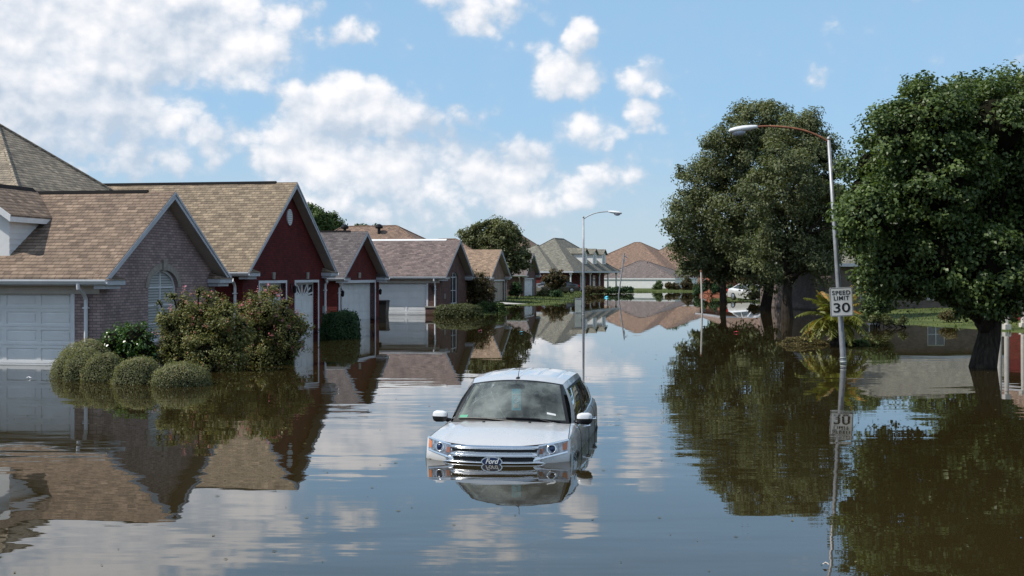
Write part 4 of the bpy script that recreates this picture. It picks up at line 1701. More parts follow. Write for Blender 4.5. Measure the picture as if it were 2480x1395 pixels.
def gh(u, t, sgn, off=0.0):
    yb, yt = 1.47 + (4.50 - 1.47) * u, 2.10 + (4.25 - 2.10) * u
    bx, bz = ip(BELT, yb)
    rx, rz = ip(RAIL, yt)
    x = bx + (rx - bx) * t + .035 * math.sin(PI * t) + off
    return (sgn * x, yb + (yt - yb) * t, bz + (rz - bz) * t)


def gh_patch(name, m, parent, u0, u1, t0, t1, sgn, off, nu=10, nt=8, u0t=None, u1t=None):
    rows = []
    for i in range(nu + 1):
        row = []
        for k in range(nt + 1):
            t = t0 + (t1 - t0) * k / nt
            a = u0 + ((u0t if u0t is not None else u0) - u0) * k / nt
            b = u1 + ((u1t if u1t is not None else u1) - u1) * k / nt
            row.append(gh(a + (b - a) * i / nu, t, sgn, off))
        rows.append(row)
    g = MB()
    g.grid(rows, flip=sgn < 0)
    return g.build(name, m, parent, smooth=True)


def roof_pt(a, b):
    """a -1..1 across, b 0..1 back"""
    y = 2.10 + (4.25 - 2.10) * b
    rx, rz = ip(RAIL, y)
    x = a * rx
    yy = y - .10 * (1 - a * a) * (1 - b) * 1.0
    z = rz + .075 * (1 - abs(a) ** 2.4) - .03 * max(0, .12 - b) / .12 * (1 - a * a)
    for g in (-.66, -.33, 0.0, .33, .66):
        z -= .011 * math.exp(-((x - g * .80) / .016) ** 2) * min(1, max(0, (b - .10) * 8))
    return (x, yy, z)


rows = [[roof_pt(-1 + 2 * i / 120, j / 30) for j in range(31)] for i in range(121)]
mb = MB()
mb.grid(rows, flip=True)
roofp = mb.build('roof', M['silver'], suv, smooth=True)
for sgn in (1, -1):
    gh_patch('pillar', M['silver'], suv, 0.0, .075, 0, 1, sgn, .004, u0t=0.0, u1t=.035)
    gh_patch('roof_rail', M['silver'], suv, .0, 1, .86, 1.0, sgn, .006, nu=30)
    gh_patch('pillar', M['silver'], suv, .86, 1.0, 0, 1, sgn, .004, u0t=.80, u1t=1.0)
    gh_patch('belt_trim', M['chrome'], suv, .07, .88, 0, .05, sgn, .009, nu=26, nt=3)
    gh_patch('window_seal', M['black'], suv, .06, .87, .80, .868, sgn, .003, nu=26, nt=3, u0t=.04, u1t=.83)
    for u in (.345, .635):
        gh_patch('window_seal', M['black'], suv, u, u + .035, .04, .87, sgn, .003, nu=3)
    gh_patch('window_seal', M['black'], suv, .07, .125, .04, .30, sgn, .006, nu=3, u0t=.06, u1t=.07)
    for (a, b, at, bt) in ((.07, .35, .04, .35), (.375, .64, .375, .64), (.665, .865, .665, .82)):
        gh_patch('side_window', M['tint_glass'], suv, a, b, .04, .86, sgn, -.004, u0t=at, u1t=bt)
    # mirror
    m = MB()
    m.tube([(sgn * .84, 1.66, 1.11), (sgn * .93, 1.60, 1.14)], [.035, .028], n=8)
    prof = []
    mr = MB()
    L_ = [(.90, .030, .040), (.915, .055, .062), (.96, .066, .076), (1.05, .064, .078), (1.09, .052, .062), (1.108, .02, .03)]
    rows = []
    for (x, ry, rz) in L_:
        row = []
        for k in range(17):
            t = 2 * PI * k / 16
            cc, ss = math.cos(t), math.sin(t)
            e = .55
            row.append((sgn * x, 1.555 + (abs(cc) ** e) * math.copysign(1, cc) * ry + (x - .9) * .12, 1.185 + (abs(ss) ** e) * math.copysign(1, ss) * rz))
        rows.append(row)
    # lower black half, upper bright cap
    low, cap_ = MB(), MB()
    cap_.grid([[p for p in r[0:9]] for r in rows], flip=sgn > 0)
    low.grid([[p for p in r[8:17]] for r in rows], flip=sgn > 0)
    low.face(*[p for p in rows[0][:-1]])
    low.face(*[p for p in rows[-1][:-1]])
    mo = low.build('mirror', M['black'], suv, smooth=True, normals=True)
    cap_.xf(Matrix.Translation((0, 0, .004)))
    cap_.build('mirror_cap', M['white_car'], mo, smooth=True)
    m.build('mirror_arm', M['black'], mo, smooth=True)

# windscreen with black border, cowl, wipers
def ws(a, b, off=0.0):
    xb_, xt_ = .805, .630
    x = a * (xb_ + (xt_ - xb_) * b)
    yb, yt = 1.285 + .185 * a * a, 2.0 + .10 * a * a
    zb, zt = 1.165 - .035 * a * a, 1.665 - .065 * a * a
    return (x, yb + (yt - yb) * b - .035 * math.sin(PI * b) - off, zb + (zt - zb) * b + .02 * math.sin(PI * b) + off * .7)


mb = MB()
mb.grid([[ws(-1 + 2 * i / 24, j / 12) for j in range(13)] for i in range(25)], flip=True)
wsc = mb.build('windscreen', M['windscreen'], suv, smooth=True)
mb = MB()
def strip(a0, a1, b0, b1, na, nb, off):
    mb.grid([[ws(a0 + (a1 - a0) * i / na, b0 + (b1 - b0) * j / nb, off) for j in range(nb + 1)] for i in range(na + 1)], flip=True)
strip(-1.0, -.945, 0, 1, 2, 12, .002)
strip(.945, 1.0, 0, 1, 2, 12, .002)
strip(-.945, .945, .965, 1.0, 24, 2, .002)
strip(-.945, .945, 0.0, .055, 24, 2, .002)
mb.build('windscreen_border', M['black'], wsc, smooth=True)
mb = MB()
mb.grid([[(hood_pt(-1 + i / 15, 1)[0], hood_pt(-1 + i / 15, 1)[1] + .0, hood_pt(-1 + i / 15, 1)[2] - .02), (ws(-1 + i / 15, 0)[0], ws(-1 + i / 15, .04)[1], ws(-1 + i / 15, 0.03)[2] - .012)] for i in range(31)], flip=True)
mb.build('cowl', M['black'], suv, smooth=True)
for (a0, a1, b1) in ((.86, -.05, .055), (-.10, -.90, .05)):
    w = MB()
    pth = [ws(a0 + (a1 - a0) * i / 8, .015 + b1 * math.sin(PI * .5 * i / 8) * (1 - .25 * i / 8), .016) for i in range(9)]
    w.tube(pth, .011, n=6)
    w.tube([hood_pt(min(.95, max(-.95, a0 * .6 + .2)), .985), pth[3], pth[5]], .009, n=6)
    w.build('wiper', M['black'], suv)
hl = MB()
hl.tube([(lambda q: (q[0], q[1] - .012, q[2] - .006))(hood_pt(-1 + i / 15, 0.0)) for i in range(31)], .006, n=5)
for s_ in (-1, 1):
    hl.tube([(lambda q: (q[0] + s_ * .004, q[1], q[2] - .002))(hood_pt(s_, j / 12)) for j in range(13)], .005, n=5)
hl.build('shut_line', M['black'], hood)
for s_ in (-1, 1):
    ap = MB()
    ap.tube([(lambda q: (q[0], q[1] + .07, q[2] - .05))(ws(s_ * .90, t)) for t in (.0, .25, .5, .75, .96)], .05, n=8)
    ap.build('inner_pillar', M['seat'], wsc, smooth=True)
# roof antenna
mb = MB()
q = roof_pt(.0, .03)
mb.ball((q[0], q[1] + .08, q[2] + .008), (.035, .06, .03), 6, 10)
mb.tube([(q[0], q[1] + .08, q[2] + .02), (q[0] - .002, q[1] + .24, q[2] + .16)], [.006, .003], n=6)
mb.build('antenna', M['black'], roofp, smooth=True)


# front details lie on the curved fascia
def fp(x, z, off):
    return (x, fy(x, z) - off, z)


def patch(name, corners, off, m, parent, nu=14, nv=6, bulge=0.0, back=.03):
    (a, b, c, d) = corners                          # lower left, lower right, upper right, upper left
    rows = []
    for i in range(nu + 1):
        row = []
        for j in range(nv + 1):
            u, v = i / nu, j / nv
            x = (a[0] * (1 - u) + b[0] * u) * (1 - v) + (d[0] * (1 - u) + c[0] * u) * v
            z = (a[1] * (1 - u) + b[1] * u) * (1 - v) + (d[1] * (1 - u) + c[1] * u) * v
            row.append(fp(x, z, off + bulge * math.sin(PI * v)))
        rows.append(row)
    g = MB()
    g.grid(rows, flip=True)
    # edge skirts so that the piece has thickness
    for line in ([r[0] for r in rows], [r[-1] for r in rows][::-1], rows[0][::-1], rows[-1]):
        g.grid([[p, (p[0], p[1] + back, p[2])] for p in line])
    return g.build(name, m, parent, smooth=bulge > 0)


grille = patch('grille', ((-.54, .775), (.54, .775), (.545, .958), (-.545, .958)), .006, M['black'], suv)
patch('grille_bar', ((-.56, .950), (.56, .950), (.565, .996), (-.565, .996)), .024, M['chrome'], grille, nv=8, bulge=.026)
patch('grille_bar', ((-.555, .855), (.555, .855), (.545, .925), (-.545, .925)), .024, M['chrome'], grille, nv=10, bulge=.045)
for z in (.878, .902):
    patch('bar_groove', ((-.50, z - .004), (.50, z - .004), (.50, z + .004), (-.50, z + .004)), .070, M['satin'], grille, back=.01)
patch('grille_bar', ((-.66, .775), (.66, .775), (.60, .816), (-.60, .816)), .028, M['chrome'], grille, nv=8, bulge=.028)
for s in (1, -1):
    patch('grille_corner', ((s * .47, .80), (s * .62, .825), (s * .57, .87), (s * .53, .87))[::s] if False else ((min(s * .50, s * .64), .812 if s > 0 else .835), (max(s * .50, s * .64), .835 if s > 0 else .812), (max(s * .53, s * .56), .87), (min(s * .53, s * .56), .87)), .024, M['chrome'], grille, nu=5, bulge=.008)
# head lamps
for s in (1, -1):
    def q4(xi, xo, zil, zol, zih, zoh):
        """inner and outer x; z at inner low, outer low, inner high, outer high"""
        if s > 0:
            return ((xi, zil), (xo, zol), (xo, zoh), (xi, zih))
        return ((-xo, zol), (-xi, zil), (-xi, zih), (-xo, zoh))
    lamp = patch('headlamp', q4(.565, .90, .855, .905, .985, 1.04), .012, M['lens'], suv)
    patch('lamp_rim', q4(.56, .915, .985, 1.038, 1.003, 1.056), .020, M['chrome'], lamp, nv=2)
    patch('lamp_rim', q4(.60, .905, .838, .893, .858, .910), .018, M['chrome'], lamp, nv=2)
    patch('turn_signal', q4(.848, .896, .925, .928, .998, 1.028), .017, M['amber'], lamp)
    patch('side_reflector', q4(.575, .615, .895, .892, .955, .962), .016, M['amber_dim'], lamp, nu=4, nv=3)
    px_, pz_ = s * .715, .948
    pr_ = MB()
    for k in range(20):
        pass
    ring_ = []
    for k in range(25):
        t = 2 * PI * k / 24
        row = []
        for (rr_, oo) in ((.062, .014), (.060, .034), (.048, .036), (.044, .018)):
            x, z = px_ + math.cos(t) * rr_, pz_ + math.sin(t) * rr_
            row.append((x, fy(px_, pz_) - oo + (fy(x, z) - fy(px_, pz_)) * .5, z))
        ring_.append(row)
    pr_.grid(ring_)
    pr_.build('projector_ring', M['chrome'], lamp, smooth=True)
    b_ = MB()
    b_.ball((px_, fy(px_, pz_) - .008, pz_), (.043, .026, .043), 8, 14)
    b_.build('projector_lens', M['badge'], lamp, smooth=True)
# oval badge
def oval(name, rx, rz, off, m, parent, thick=.02):
    g = MB()
    n = 36
    c = (0, .815)
    f_, b_ = [], []
    for k in range(n):
        t = 2 * PI * k / n
        x, z = c[0] + math.cos(t) * rx, c[1] + math.sin(t) * rz
        f_.append((x, -off - .05, z))
        b_.append((x, -off - .05 + thick, z))
    g.face(*f_)
    for k in range(n):
        g.face(f_[k], b_[k], b_[(k + 1) % n], f_[(k + 1) % n])
    return g.build(name, m, parent)


bd = oval('badge', .135, .062, .012, M['chrome'], suv, .06)
oval('badge_field', .122, .051, .016, M['badge'], bd)
tv, tf = text_mesh('Ford', .088, shear=.35, spacing=.92, offset=.0012)
mb = MB()
mb.add(tv, tf)
mb.xf(Matrix.Translation((-.004, -.069, .818)) @ Matrix.Rotation(PI / 2, 4, 'X'))
mb.build('lettering', M['paper'], bd)

# interior
mb = MB()
rows = []
for i in range(13):
    x = -.76 + 1.52 * i / 12
    hump = .03 if x > .15 and x < .62 else 0
    rows.append([(x, 1.50, 1.09), (x, 1.72, 1.085 + hump), (x, 1.92, 1.075 + hump), (x, 2.02, 1.0), (x, 2.03, .75)])
mb.grid(rows, flip=True)
mb.build('dashboard', M['interior'], suv, smooth=True)
mb = MB()
mb.box(-.84, .84, 1.6, 4.4, .5, .55)
mb.box(-.60, .60, 2.3, 4.1, 1.60, 1.612)
mb.build('cabin_trim', M['seat'], suv)
mb = MB()
for sx in (-.38, .38):
    rows = []
    for (y, z, hw, th) in ((2.62, .85, .24, .10), (2.70, 1.05, .25, .11), (2.78, 1.25, .23, .09), (2.82, 1.36, .16, .06)):
        rows.append([(sx + hw * math.cos(2 * PI * k / 14), y + th * math.sin(2 * PI * k / 14), z) for k in range(15)])
    mb.grid(rows)
    mb.face(*rows[-1][:-1])
    mb.ball((sx, 2.85, 1.44), (.13, .06, .085), 7, 12)
    mb.box(sx - .24, sx + .24, 2.15, 2.62, .72, .86)
mb.box(-.68, .68, 3.62, 3.76, .8, 1.3)
mb.build('seat', M['seat'], suv, smooth=False)
mb = MB()
for k in range(25):
    pass
pth = [(.38 + math.cos(2 * PI * k / 24) * .185, 2.10 + math.sin(2 * PI * k / 24) * .07, 1.045 + math.sin(2 * PI * k / 24) * .165) for k in range(25)]
mb.tube(pth, .016, n=7, cap=False)
mb.tube([(.20, 2.09, 1.045), (.56, 2.09, 1.045)], .018, n=6)
mb.build('steering_wheel', M['interior'], suv, smooth=True)
mb = MB()
mb.box(-.12, .12, 1.98, 2.01, 1.53, 1.60)
mb.tube([(0, 2.0, 1.6), (0, 1.96, 1.65)], .012, n=6)
rv = mb.build('rear_view_mirror', M['interior'], suv)
mb = MB()
mb.box(-.064, .064, 1.965, 1.968, 1.24, 1.54)
pl = mb.build('parking_placard', M['placard'], rv)
mb = MB()
mb.box(-.05, .05, 1.9625, 1.9645, 1.455, 1.472)
mb.box(-.042, .042, 1.9625, 1.9645, 1.275, 1.335)
mb.ball((.004, 1.9635, 1.436), (.009, .002, .009), 5, 10)
mb.tube([(.003, 1.9635, 1.425), (.003, 1.9635, 1.392), (.024, 1.9635, 1.392), (.034, 1.9635, 1.366), (.044, 1.9635, 1.370)], .005, n=5)
pth = [(.000 + math.cos(t) * .030, 1.9635, 1.380 + math.sin(t) * .030) for t in [R(110 + k * 22) for k in range(11)]]
mb.tube(pth, .0045, n=5)
mb.build('wheelchair_symbol', M['paper'], pl)
for (nm, a, b, da, db_, m) in (('windscreen_sticker', -.83, .11, .075, .03, 'sticker'), ('windscreen_sticker', .72, .20, .075, .022, 'paper')):
    g = MB()
    g.face(ws(a - da, b - db_, .003), ws(a + da, b - db_ - (.03 if m == 'paper' else 0), .003), ws(a + da, b + db_ - (.03 if m == 'paper' else 0), .003), ws(a - da, b + db_, .003))
    g.build(nm, M[m], wsc)
# tailgate
rows = []
for i in range(21):
    a = -1 + i / 10
    tx = ip(RAIL, 4.25)
    row = []
    for (t, y, z, w) in ((0, 4.25, 1.59 + .075 * (1 - abs(a) ** 2.4), .63), (.2, 4.40, 1.50, .67), (.5, 4.54, 1.24, .78), (.7, 4.60, 1.05, .86), (.85, 4.64, .75, .87), (1, 4.58, .3, .84)):
        row.append((a * w, y - .06 * a * a + (.06 if 0 < t < .6 else .04) * (1 - a * a), z))
    rows.append(row)
mb = MB()
mb.grid([r[3:] for r in rows], flip=False)
tg = mb.build('tailgate', M['silver'], suv, smooth=True)
mb = MB()
mb.grid([r[:4] for r in rows], flip=False)
mb.build('rear_window', M['tint_glass'], tg, smooth=True)
for s in (1, -1):
    g = MB()
    g.grid([[(s * .80, 4.56, 1.18), (s * .885, 4.42, 1.17)], [(s * .80, 4.60, .98), (s * .905, 4.44, .98)]])
    g.build('tail_lamp', M['redlens'], tg)


# ------------------------------------------------------------------ cars parked far down the street
def sedan(name, label, x, y, z, rot, paint, tilt=0.0, suvish=False):
    c = empty(name, (x, y, z), rot, label, 'car')
    c.rotation_euler = (tilt, 0, rot)
    hgt = 1.75 if suvish else 1.45
    body = [(0, .62), (.12, .80), (.9, .92), (1.45, .98), (2.2, 1.0), (3.4, 1.02), (4.1, 1.04), (4.55, .95), (4.62, .55)] if not suvish else [(0, .65), (.1, .95), (1.1, 1.08), (1.5, 1.12), (3.0, 1.14), (4.4, 1.12), (4.6, .95), (4.62, .5)]
    m = MB()
    rows = []
    for (yy, zz) in body:
        e = min(yy, 4.62 - yy)
        hw = .76 + .13 * min(1, e / .6)
        rows.append([(-hw * .82, yy, zz), (-hw * .97, yy, zz - .10), (-hw, yy, max(.35, zz - .35)), (-hw * .94, yy, .22), (hw * .94, yy, .22), (hw, yy, max(.35, zz - .35)), (hw * .97, yy, zz - .10), (hw * .82, yy, zz), (-hw * .82, yy, zz)])
    m.grid(rows)
    m.face(*rows[0][:-1])
    m.face(*rows[-1][:-1])
    b = m.build('body', paint, c, smooth=False, bevel=.03, normals=True)
    cab = [(1.25, .99, .72), (2.05, hgt - .04, .56), (2.5, hgt, .57), (3.2, hgt - .02, .56), (4.0 if not suvish else 4.4, 1.03, .70)] if not suvish else [(1.3, 1.10, .74), (1.95, hgt - .04, .60), (2.8, hgt, .61), (4.1, hgt - .03, .60), (4.5, 1.12, .72)]
    m = MB()
    rows = [[(-w, yy, zz), (-w * .5, yy, zz + .02), (w * .5, yy, zz + .02), (w, yy, zz)] for yy, zz, w in cab]
    m.grid(rows[1:-1], flip=True)
    for s in (-1, 1):                               # pillars
        for (a, bq) in ((0, 1), (-1, -2)):
            p, q = cab[a], cab[bq]
            m.tube([(s * p[2], p[0], p[1]), (s * q[2], q[0], q[1])], .045, n=6)
        m.tube([(s * .71, 2.75, 1.0), (s * .58, 2.72, hgt - .03)], .04, n=6)
        m.tube([(s * q_[2], q_[0], q_[1]) for q_ in cab[1:-1]], .045, n=6)
    m.build('cabin_roof', paint, c, smooth=True)
    g = MB()
    top = cab[1:-1]
    for s in (-1, 1):
        g.face(*[(s * (w - .015), yy, zz - .02) for yy, zz, w in cab])
    for a, bq in ((cab[0], cab[1]), (cab[-1], cab[-2])):
        g.face((-a[2] + .02, a[0], a[1] - .01), (a[2] - .02, a[0], a[1] - .01), (bq[2] - .02, bq[0], bq[1] - .015), (-bq[2] + .02, bq[0], bq[1] - .015))
    g.build('window', M['pane'], c)
    for yy in (.92, 3.62):
        for s in (-1, 1):
            w = MB()
            w.lathe([(.20, -.02), (.29, .0), (.325, .03), (.325, .17), (.29, .2)], 18)
            w.xf(Matrix.Translation((s * .90, yy, .33)) @ Matrix.Rotation(-s * PI / 2, 4, 'Y'))
            wo_ = w.build('wheel', M['tyre'], c)
            w = MB()
            w.lathe([(.03, -.05), (.18, -.035), (.21, -.02)], 10)
            w.xf(Matrix.Translation((s * .90, yy, .33)) @ Matrix.Rotation(-s * PI / 2, 4, 'Y'))
            w.build('rim', M['satin'], wo_)
    for s in (-1, 1):
        w = MB()
        w.box(min(s * .50, s * .80), max(s * .50, s * .80), -.03, .08, .62, .76)
        w.build('headlight', M['lens'], c)
        w = MB()
        w.box(min(s * .48, s * .80), max(s * .48, s * .80), 4.50, 4.66, .72, .92)
        w.build('tail_light', M['redlens'], c)
    w = MB()
    w.box(-.8, .8, 4.60, 4.68, .35, .52)
    w.build('rear_bumper', M['satin'] if paint.name.startswith('black') else paint, c)
    return c


p = P(1806, 700, 113)
sedan('parked_car', 'white car standing with its nose in the water under the far right trees', p.x + 1.3, 110.0, -.16, R(28), M['white_car'], R(3))
p = P(1893, 700, 104)
sedan('parked_car', 'red car half hidden behind the thick oak trunks', p.x, 103, .05, R(-60), M['red_car'])
p = P(1392, 700, 142)
sedan('parked_car', 'black car with red tail lights parked in front of the columned porch', p.x - 4.0, 142.0, .15, -R(68), M['black_car'])
p = P(1326, 700, 146)
sedan('parked_car', 'dark tall car parked left of the black car, beside the grey roofed garage', p.x - 1.5, 149, .15, -R(60), M['black_car'], 0, True)
# ------------------------------------------------------------------ street lamps, sign, posts
def street_lamp(label, base, top, arm, head_dir, r0, r1, arm_m):
    root = empty('street_lamp', base, 0, label, 'street lamp', 'street lamps')
    B = Vector(base)
    T = Vector(top) - B
    dn = Vector((0, 0, 0)) - T.normalized() * .8
    p = MB()
    p.tube([dn, Vector((0, 0, 0)), T * .5, T], [r0 * 1.02, r0, (r0 + r1) / 2, r1], n=14)
    p.lathe([(r1 * 1.1, -.01), (r1 * 1.2, .02), (r1 * .9, .06), (.012, .09)], 10, T)
    po = p.build('pole', M['galv'], root, smooth=True)
    k = MB()
    s = T.normalized()
    k.tube([s * .02, s * .07], r0 * 1.12, n=14)
    k.tube([s * .14, s * .17], r0 * 1.10, n=14)
    k.build('pole_band', M['cabinet'], po, smooth=True)
    a = MB()
    pts = [Vector(q) - B for q in arm]
    sm_ = []
    for i in range(len(pts) - 1):
        p0, p1, p2, p3 = pts[max(i - 1, 0)], pts[i], pts[i + 1], pts[min(i + 2, len(pts) - 1)]
        for t in np.linspace(0, 1, 6, endpoint=False):
            sm_.append(.5 * ((2 * p1) + (p2 - p0) * t + (2 * p0 - 5 * p1 + 4 * p2 - p3) * t * t + (-p0 + 3 * p1 - 3 * p2 + p3) * t ** 3))
    sm_.append(pts[-1])
    a.tube(sm_, .030, n=9)
    ao = a.build('arm', M[arm_m], root, smooth=True)
    e = sm_[-1]
    d = Vector(head_dir).normalized()
    side = Vector((0, 0, 1)).cross(d).normalized()
    up = d.cross(side)
    F = Matrix((d, side, up)).transposed().to_4x4()
    F.translation = e
    h = MB()
    rows = []
    for (x, hw, zt, zb) in ((-.05, .035, .035, -.035), (.0, .06, .05, -.05), (.12, .09, .065, -.075), (.32, .135, .075, -.10), (.52, .15, .06, -.105), (.66, .12, .035, -.095), (.72, .05, -.01, -.07)):
        rows.append([(x, hw * math.cos(2 * PI * k / 16), (zt + zb) / 2 + (zt - zb) / 2 * math.sin(2 * PI * k / 16)) for k in range(17)])
    h.grid(rows)
    h.face(*rows[0][:-1])
    h.face(*rows[-1][:-1])
    h.xf(F)
    ho = h.build('lamp_head', M['lamp_paint'], root, smooth=True, normals=True)
    g = MB()
    g.ball((.46, 0, -.10), (.18, .12, .095), 8, 14)
    g.xf(F)
    g.build('lamp_glass', M['lamp_glass'], ho, smooth=True)
    return root


dN = 33.8
bN = P(2043, 880, dN)
bN.z = 0
tN = P(2007, 338, dN)
dirN = Vector((-.985, .17, 0))


def arm_pts(T, lst, d, base_px):
    """arm points: pixel offsets turned into metres along the arm's own direction"""
    out = []
    for (x, y) in lst:
        along = abs(x - base_px) / FPX * d / .985
        z = CAM_H - (y - HY) / FPX * d
        out.append((along, z))
    return out


aN = [Vector(tN) + dirN * a + Vector((0, 0, z - tN.z)) for a, z in arm_pts(tN, [(2007, 344), (1987, 331), (1950, 315), (1905, 306), (1865, 303), (1836, 304)], dN, 2007)]
street_lamp('tall grey street lamp leaning left above the speed limit sign, with a rusty brown arm', bN, tN, aN, Vector((-.985, .17, -.09)), .078, .045, 'rust')
dF = 71.6
bF = P(1413, 765, dF)
bF.z = 0
tF = P(1413, 527, dF)
dirF = Vector((.97, -.24, 0))
aF = [Vector(tF) + dirF * a + Vector((0, 0, z - tF.z)) for a, z in arm_pts(tF, [(1413, 531), (1423, 524), (1440, 517), (1458, 514), (1475, 513)], dF, 1413)]
street_lamp('distant street lamp standing upright beside the small grey cabinet', bF, tF, aF, Vector((.97, -.24, -.10)), .075, .045, 'galv')

# speed limit sign on the near pole
c = P(2038, 731, dN - .16)
sg = empty('speed_limit_sign', c, 0, 'white speed limit 30 sign fixed to the leaning lamp pole', 'sign')
sg.rotation_euler = (0, R(-2.6), R(-2))
w_, h_ = .60, .765
def rrect(w, h, r, n=5):
    o = []
    for (sx, sz, a0) in ((1, 1, 0), (-1, 1, 90), (-1, -1, 180), (1, -1, 270)):
        for k in range(n + 1):
            a = R(a0 + 90 * k / n)
            o.append((sx * (w / 2 - r) + r * math.cos(a), sz * (h / 2 - r) + r * math.sin(a)))
    return o
b = MB()
b.prism(rrect(w_, h_, .04), 'y', .0, .012)
pn = b.build('sign_panel', M['galv'], sg, normals=True)
b = MB()
b.prism(rrect(w_ - .012, h_ - .012, .038), 'y', -.003, -.0005)
b.build('sign_face', M['sign_white'], pn, normals=True)
b = MB()
oo, ii = rrect(w_ - .030, h_ - .030, .03), rrect(w_ - .052, h_ - .052, .022)
for k in range(len(oo)):
    j = (k + 1) % len(oo)
    b.face(*[(q[0], -.0045, q[1]) for q in (oo[k], oo[j], ii[j], ii[k])])
b.build('sign_border', M['sign_black'], pn)
for (s, size, z, sx, spc) in (('SPEED', .150, .235, 1.0, 1.12), ('LIMIT', .150, .093, 1.0, 1.12), ('30', .345, -.165, 1.0, 1.0)):
    tv, tf = text_mesh(s, size, 0, spc, offset=.004 if size > .2 else .0025)
    b = MB()
    b.add(tv, tf)
    xs = [q[0] for q in tv]
    tw = {'SPEED': .475, 'LIMIT': .40, '30': .435}[s]
    k = tw / (max(xs) - min(xs))
    mid = (max(xs) + min(xs)) / 2
    b.xf(Matrix.Translation((0, -.006, z)) @ Matrix.Rotation(PI / 2, 4, 'X') @ Matrix.Diagonal((k, 1, 1, 1)) @ Matrix.Translation((-mid, 0, 0)))
    b.build('lettering', M['sign_black'], pn)
b = MB()
for z in (.25, -.25):
    b.box(-.05, .05, .012, .05, z - .02, z + .02)
b.build('bracket', M['galv'], sg)

# thin posts
b0, t0_ = P(1498, 718, 131), P(1512, 613, 131)
b0.z = 0
r = empty('sign_post', b0, 0, 'thin grey post leaning right, far down the street before the pale house', 'post')
b = MB()
b.tube([(t0_ - b0) * -.15, t0_ - b0], .065, n=8)
b.build('post', M['galv'], r)
b = MB()
q = t0_ - b0
b.box(q.x - .03, q.x + .03, -.45, .35, q.z - .95, q.z - .55)
b.tube([(q.x, 0, q.z - .3), (q.x + .35, 0, q.z - .5)], .05, n=6)
b.build('sign_plate', M['galv'], r)
b0, t0_ = P(1700.5, 758, 77), P(1698, 655, 77)
b0.z = 0
r = empty('marker_post', b0, 0, 'thin white post rising from the water left of the oak', 'post')
b = MB()
b.tube([(t0_ - b0) * -.25, t0_ - b0], .055, n=8)
b.build('post', M['post_white'], r)
b = MB()
b.tube([(t0_ - b0) * .96, (t0_ - b0) * 1.01], .065, n=8)
b.build('post_cap', M['rust'], r)
# utility cabinet
b0 = P(1401.5, 758, 76.5)
r = empty('utility_cabinet', (b0.x, 76.5, 0), R(-8), 'small grey green utility cabinet beside the far street lamp', 'cabinet')
b = MB()
b.box(-.21, .21, -.18, .18, -.5, .86)
b.build('cabinet_body', M['cabinet'], r, bevel=.015)
b = MB()
b.box(-.23, .23, -.20, .20, .865, .90)
b.build('cabinet_lid', M['galv'], r, bevel=.01)
b = MB()
b.box(-.18, .18, -.192, -.182, .05, .80)
b.box(.12, .15, -.21, -.193, .40, .50)
b.build('cabinet_door', M['cabinet'], r)
# bin beside the fourth garage
b0 = P(927, 760, 72.5)
r = empty('wheelie_bin', (b0.x, 72.3, 0), TH, 'dark wheeled bin standing between the slate roofed garage and the wide white door', 'bin')
b = MB()
rows = []
for (z, hw, hd) in ((-.5, .24, .26), (.0, .27, .30), (.78, .32, .36)):
    rows.append([(-hw, -hd, z), (hw, -hd, z), (hw, hd, z), (-hw, hd, z), (-hw, -hd, z)])
b.grid(rows, flip=True)
b.build('bin_body', M['black'], r, normals=True)
b = MB()
b.prism([(-.40, .785), (.40, .785), (.40, .83), (.1, .88), (-.40, .84)], 'x', -.34, .34)
b.tube([(-.25, .44, .80), (.25, .44, .80)], .02, n=6)
b.build('bin_lid', M['iron'], r, normals=True)
# brick planter by the fourth house
b0 = P(1046, 760, 73.0)
r = empty('brick_planter', (b0.x, 73.0, 0), TH, 'low dark brick planter left of the clipped olive hedge', 'planter')
b = MB()
b.box(-.32, .32, -.25, .25, -.5, .42)
b.build('planter_wall', M['brick_brown'], r)
b = MB()
b.box(-.36, .36, -.29, .20, .425, .50)
b.build('coping', M['stone'], r, bevel=.01)

# ------------------------------------------------------------------ trees
RNG = np.random.default_rng(3)
tree('pear_tree', 'big dense green tree with a dark trunk at the right edge', 2385, 32.6,
     [(2385, 0, 32.6, 2392, 745, .33)],
     [(2410, 305, 120), (2450, 255, 72), (2335, 262, 82), (2250, 285, 92), (2170, 330, 85), (2120, 410, 85), (2100, 520, 85), (2260, 440, 130), (2390, 460, 140), (2530, 410, 140), (2540, 540, 130), (2170, 600, 105), (2110, 625, 62), (2290, 620, 105),
      (2400, 640, 110), (2510, 670, 110), (2130, 690, 42), (2200, 690, 55), (2090, 460, 55), (2330, 700, 60), (2345, 738, 38), (2440, 735, 42), (2395, 720, 40), (2620, 490, 140), (2620, 620, 120), (2145, 285, 32), (2225, 225, 34), (2290, 222, 32), (2350, 205, 28), (2480, 215, 36), (2430, 195, 24)],
     140000, .105, 'leaf_pear', .38, 11, 'large trees on the right bank', inner=.6, ragged=.12, dj=1.3, z0=-.8, zmin=1.15, nt=9, aspect=.7, core=.55)
tree('oak_tree', 'tall oak with feathery grey-green crown and the nearer of two trunks', 1912, 68,
     [(1912, 0, 68, 1905, 655, .30)],
     [(1935, 350, 78), (1975, 405, 68), (1990, 490, 62), (1900, 450, 95), (1940, 560, 85), (2005, 590, 52), (1890, 610, 75), (2030, 480, 35), (2010, 350, 30), (1965, 300, 34), (1985, 650, 45)],
     62000, .17, 'leaf_oak', .55, 21, 'large trees on the right bank', inner=.5, ragged=.22, dj=1.8, nt=9, aspect=.5)
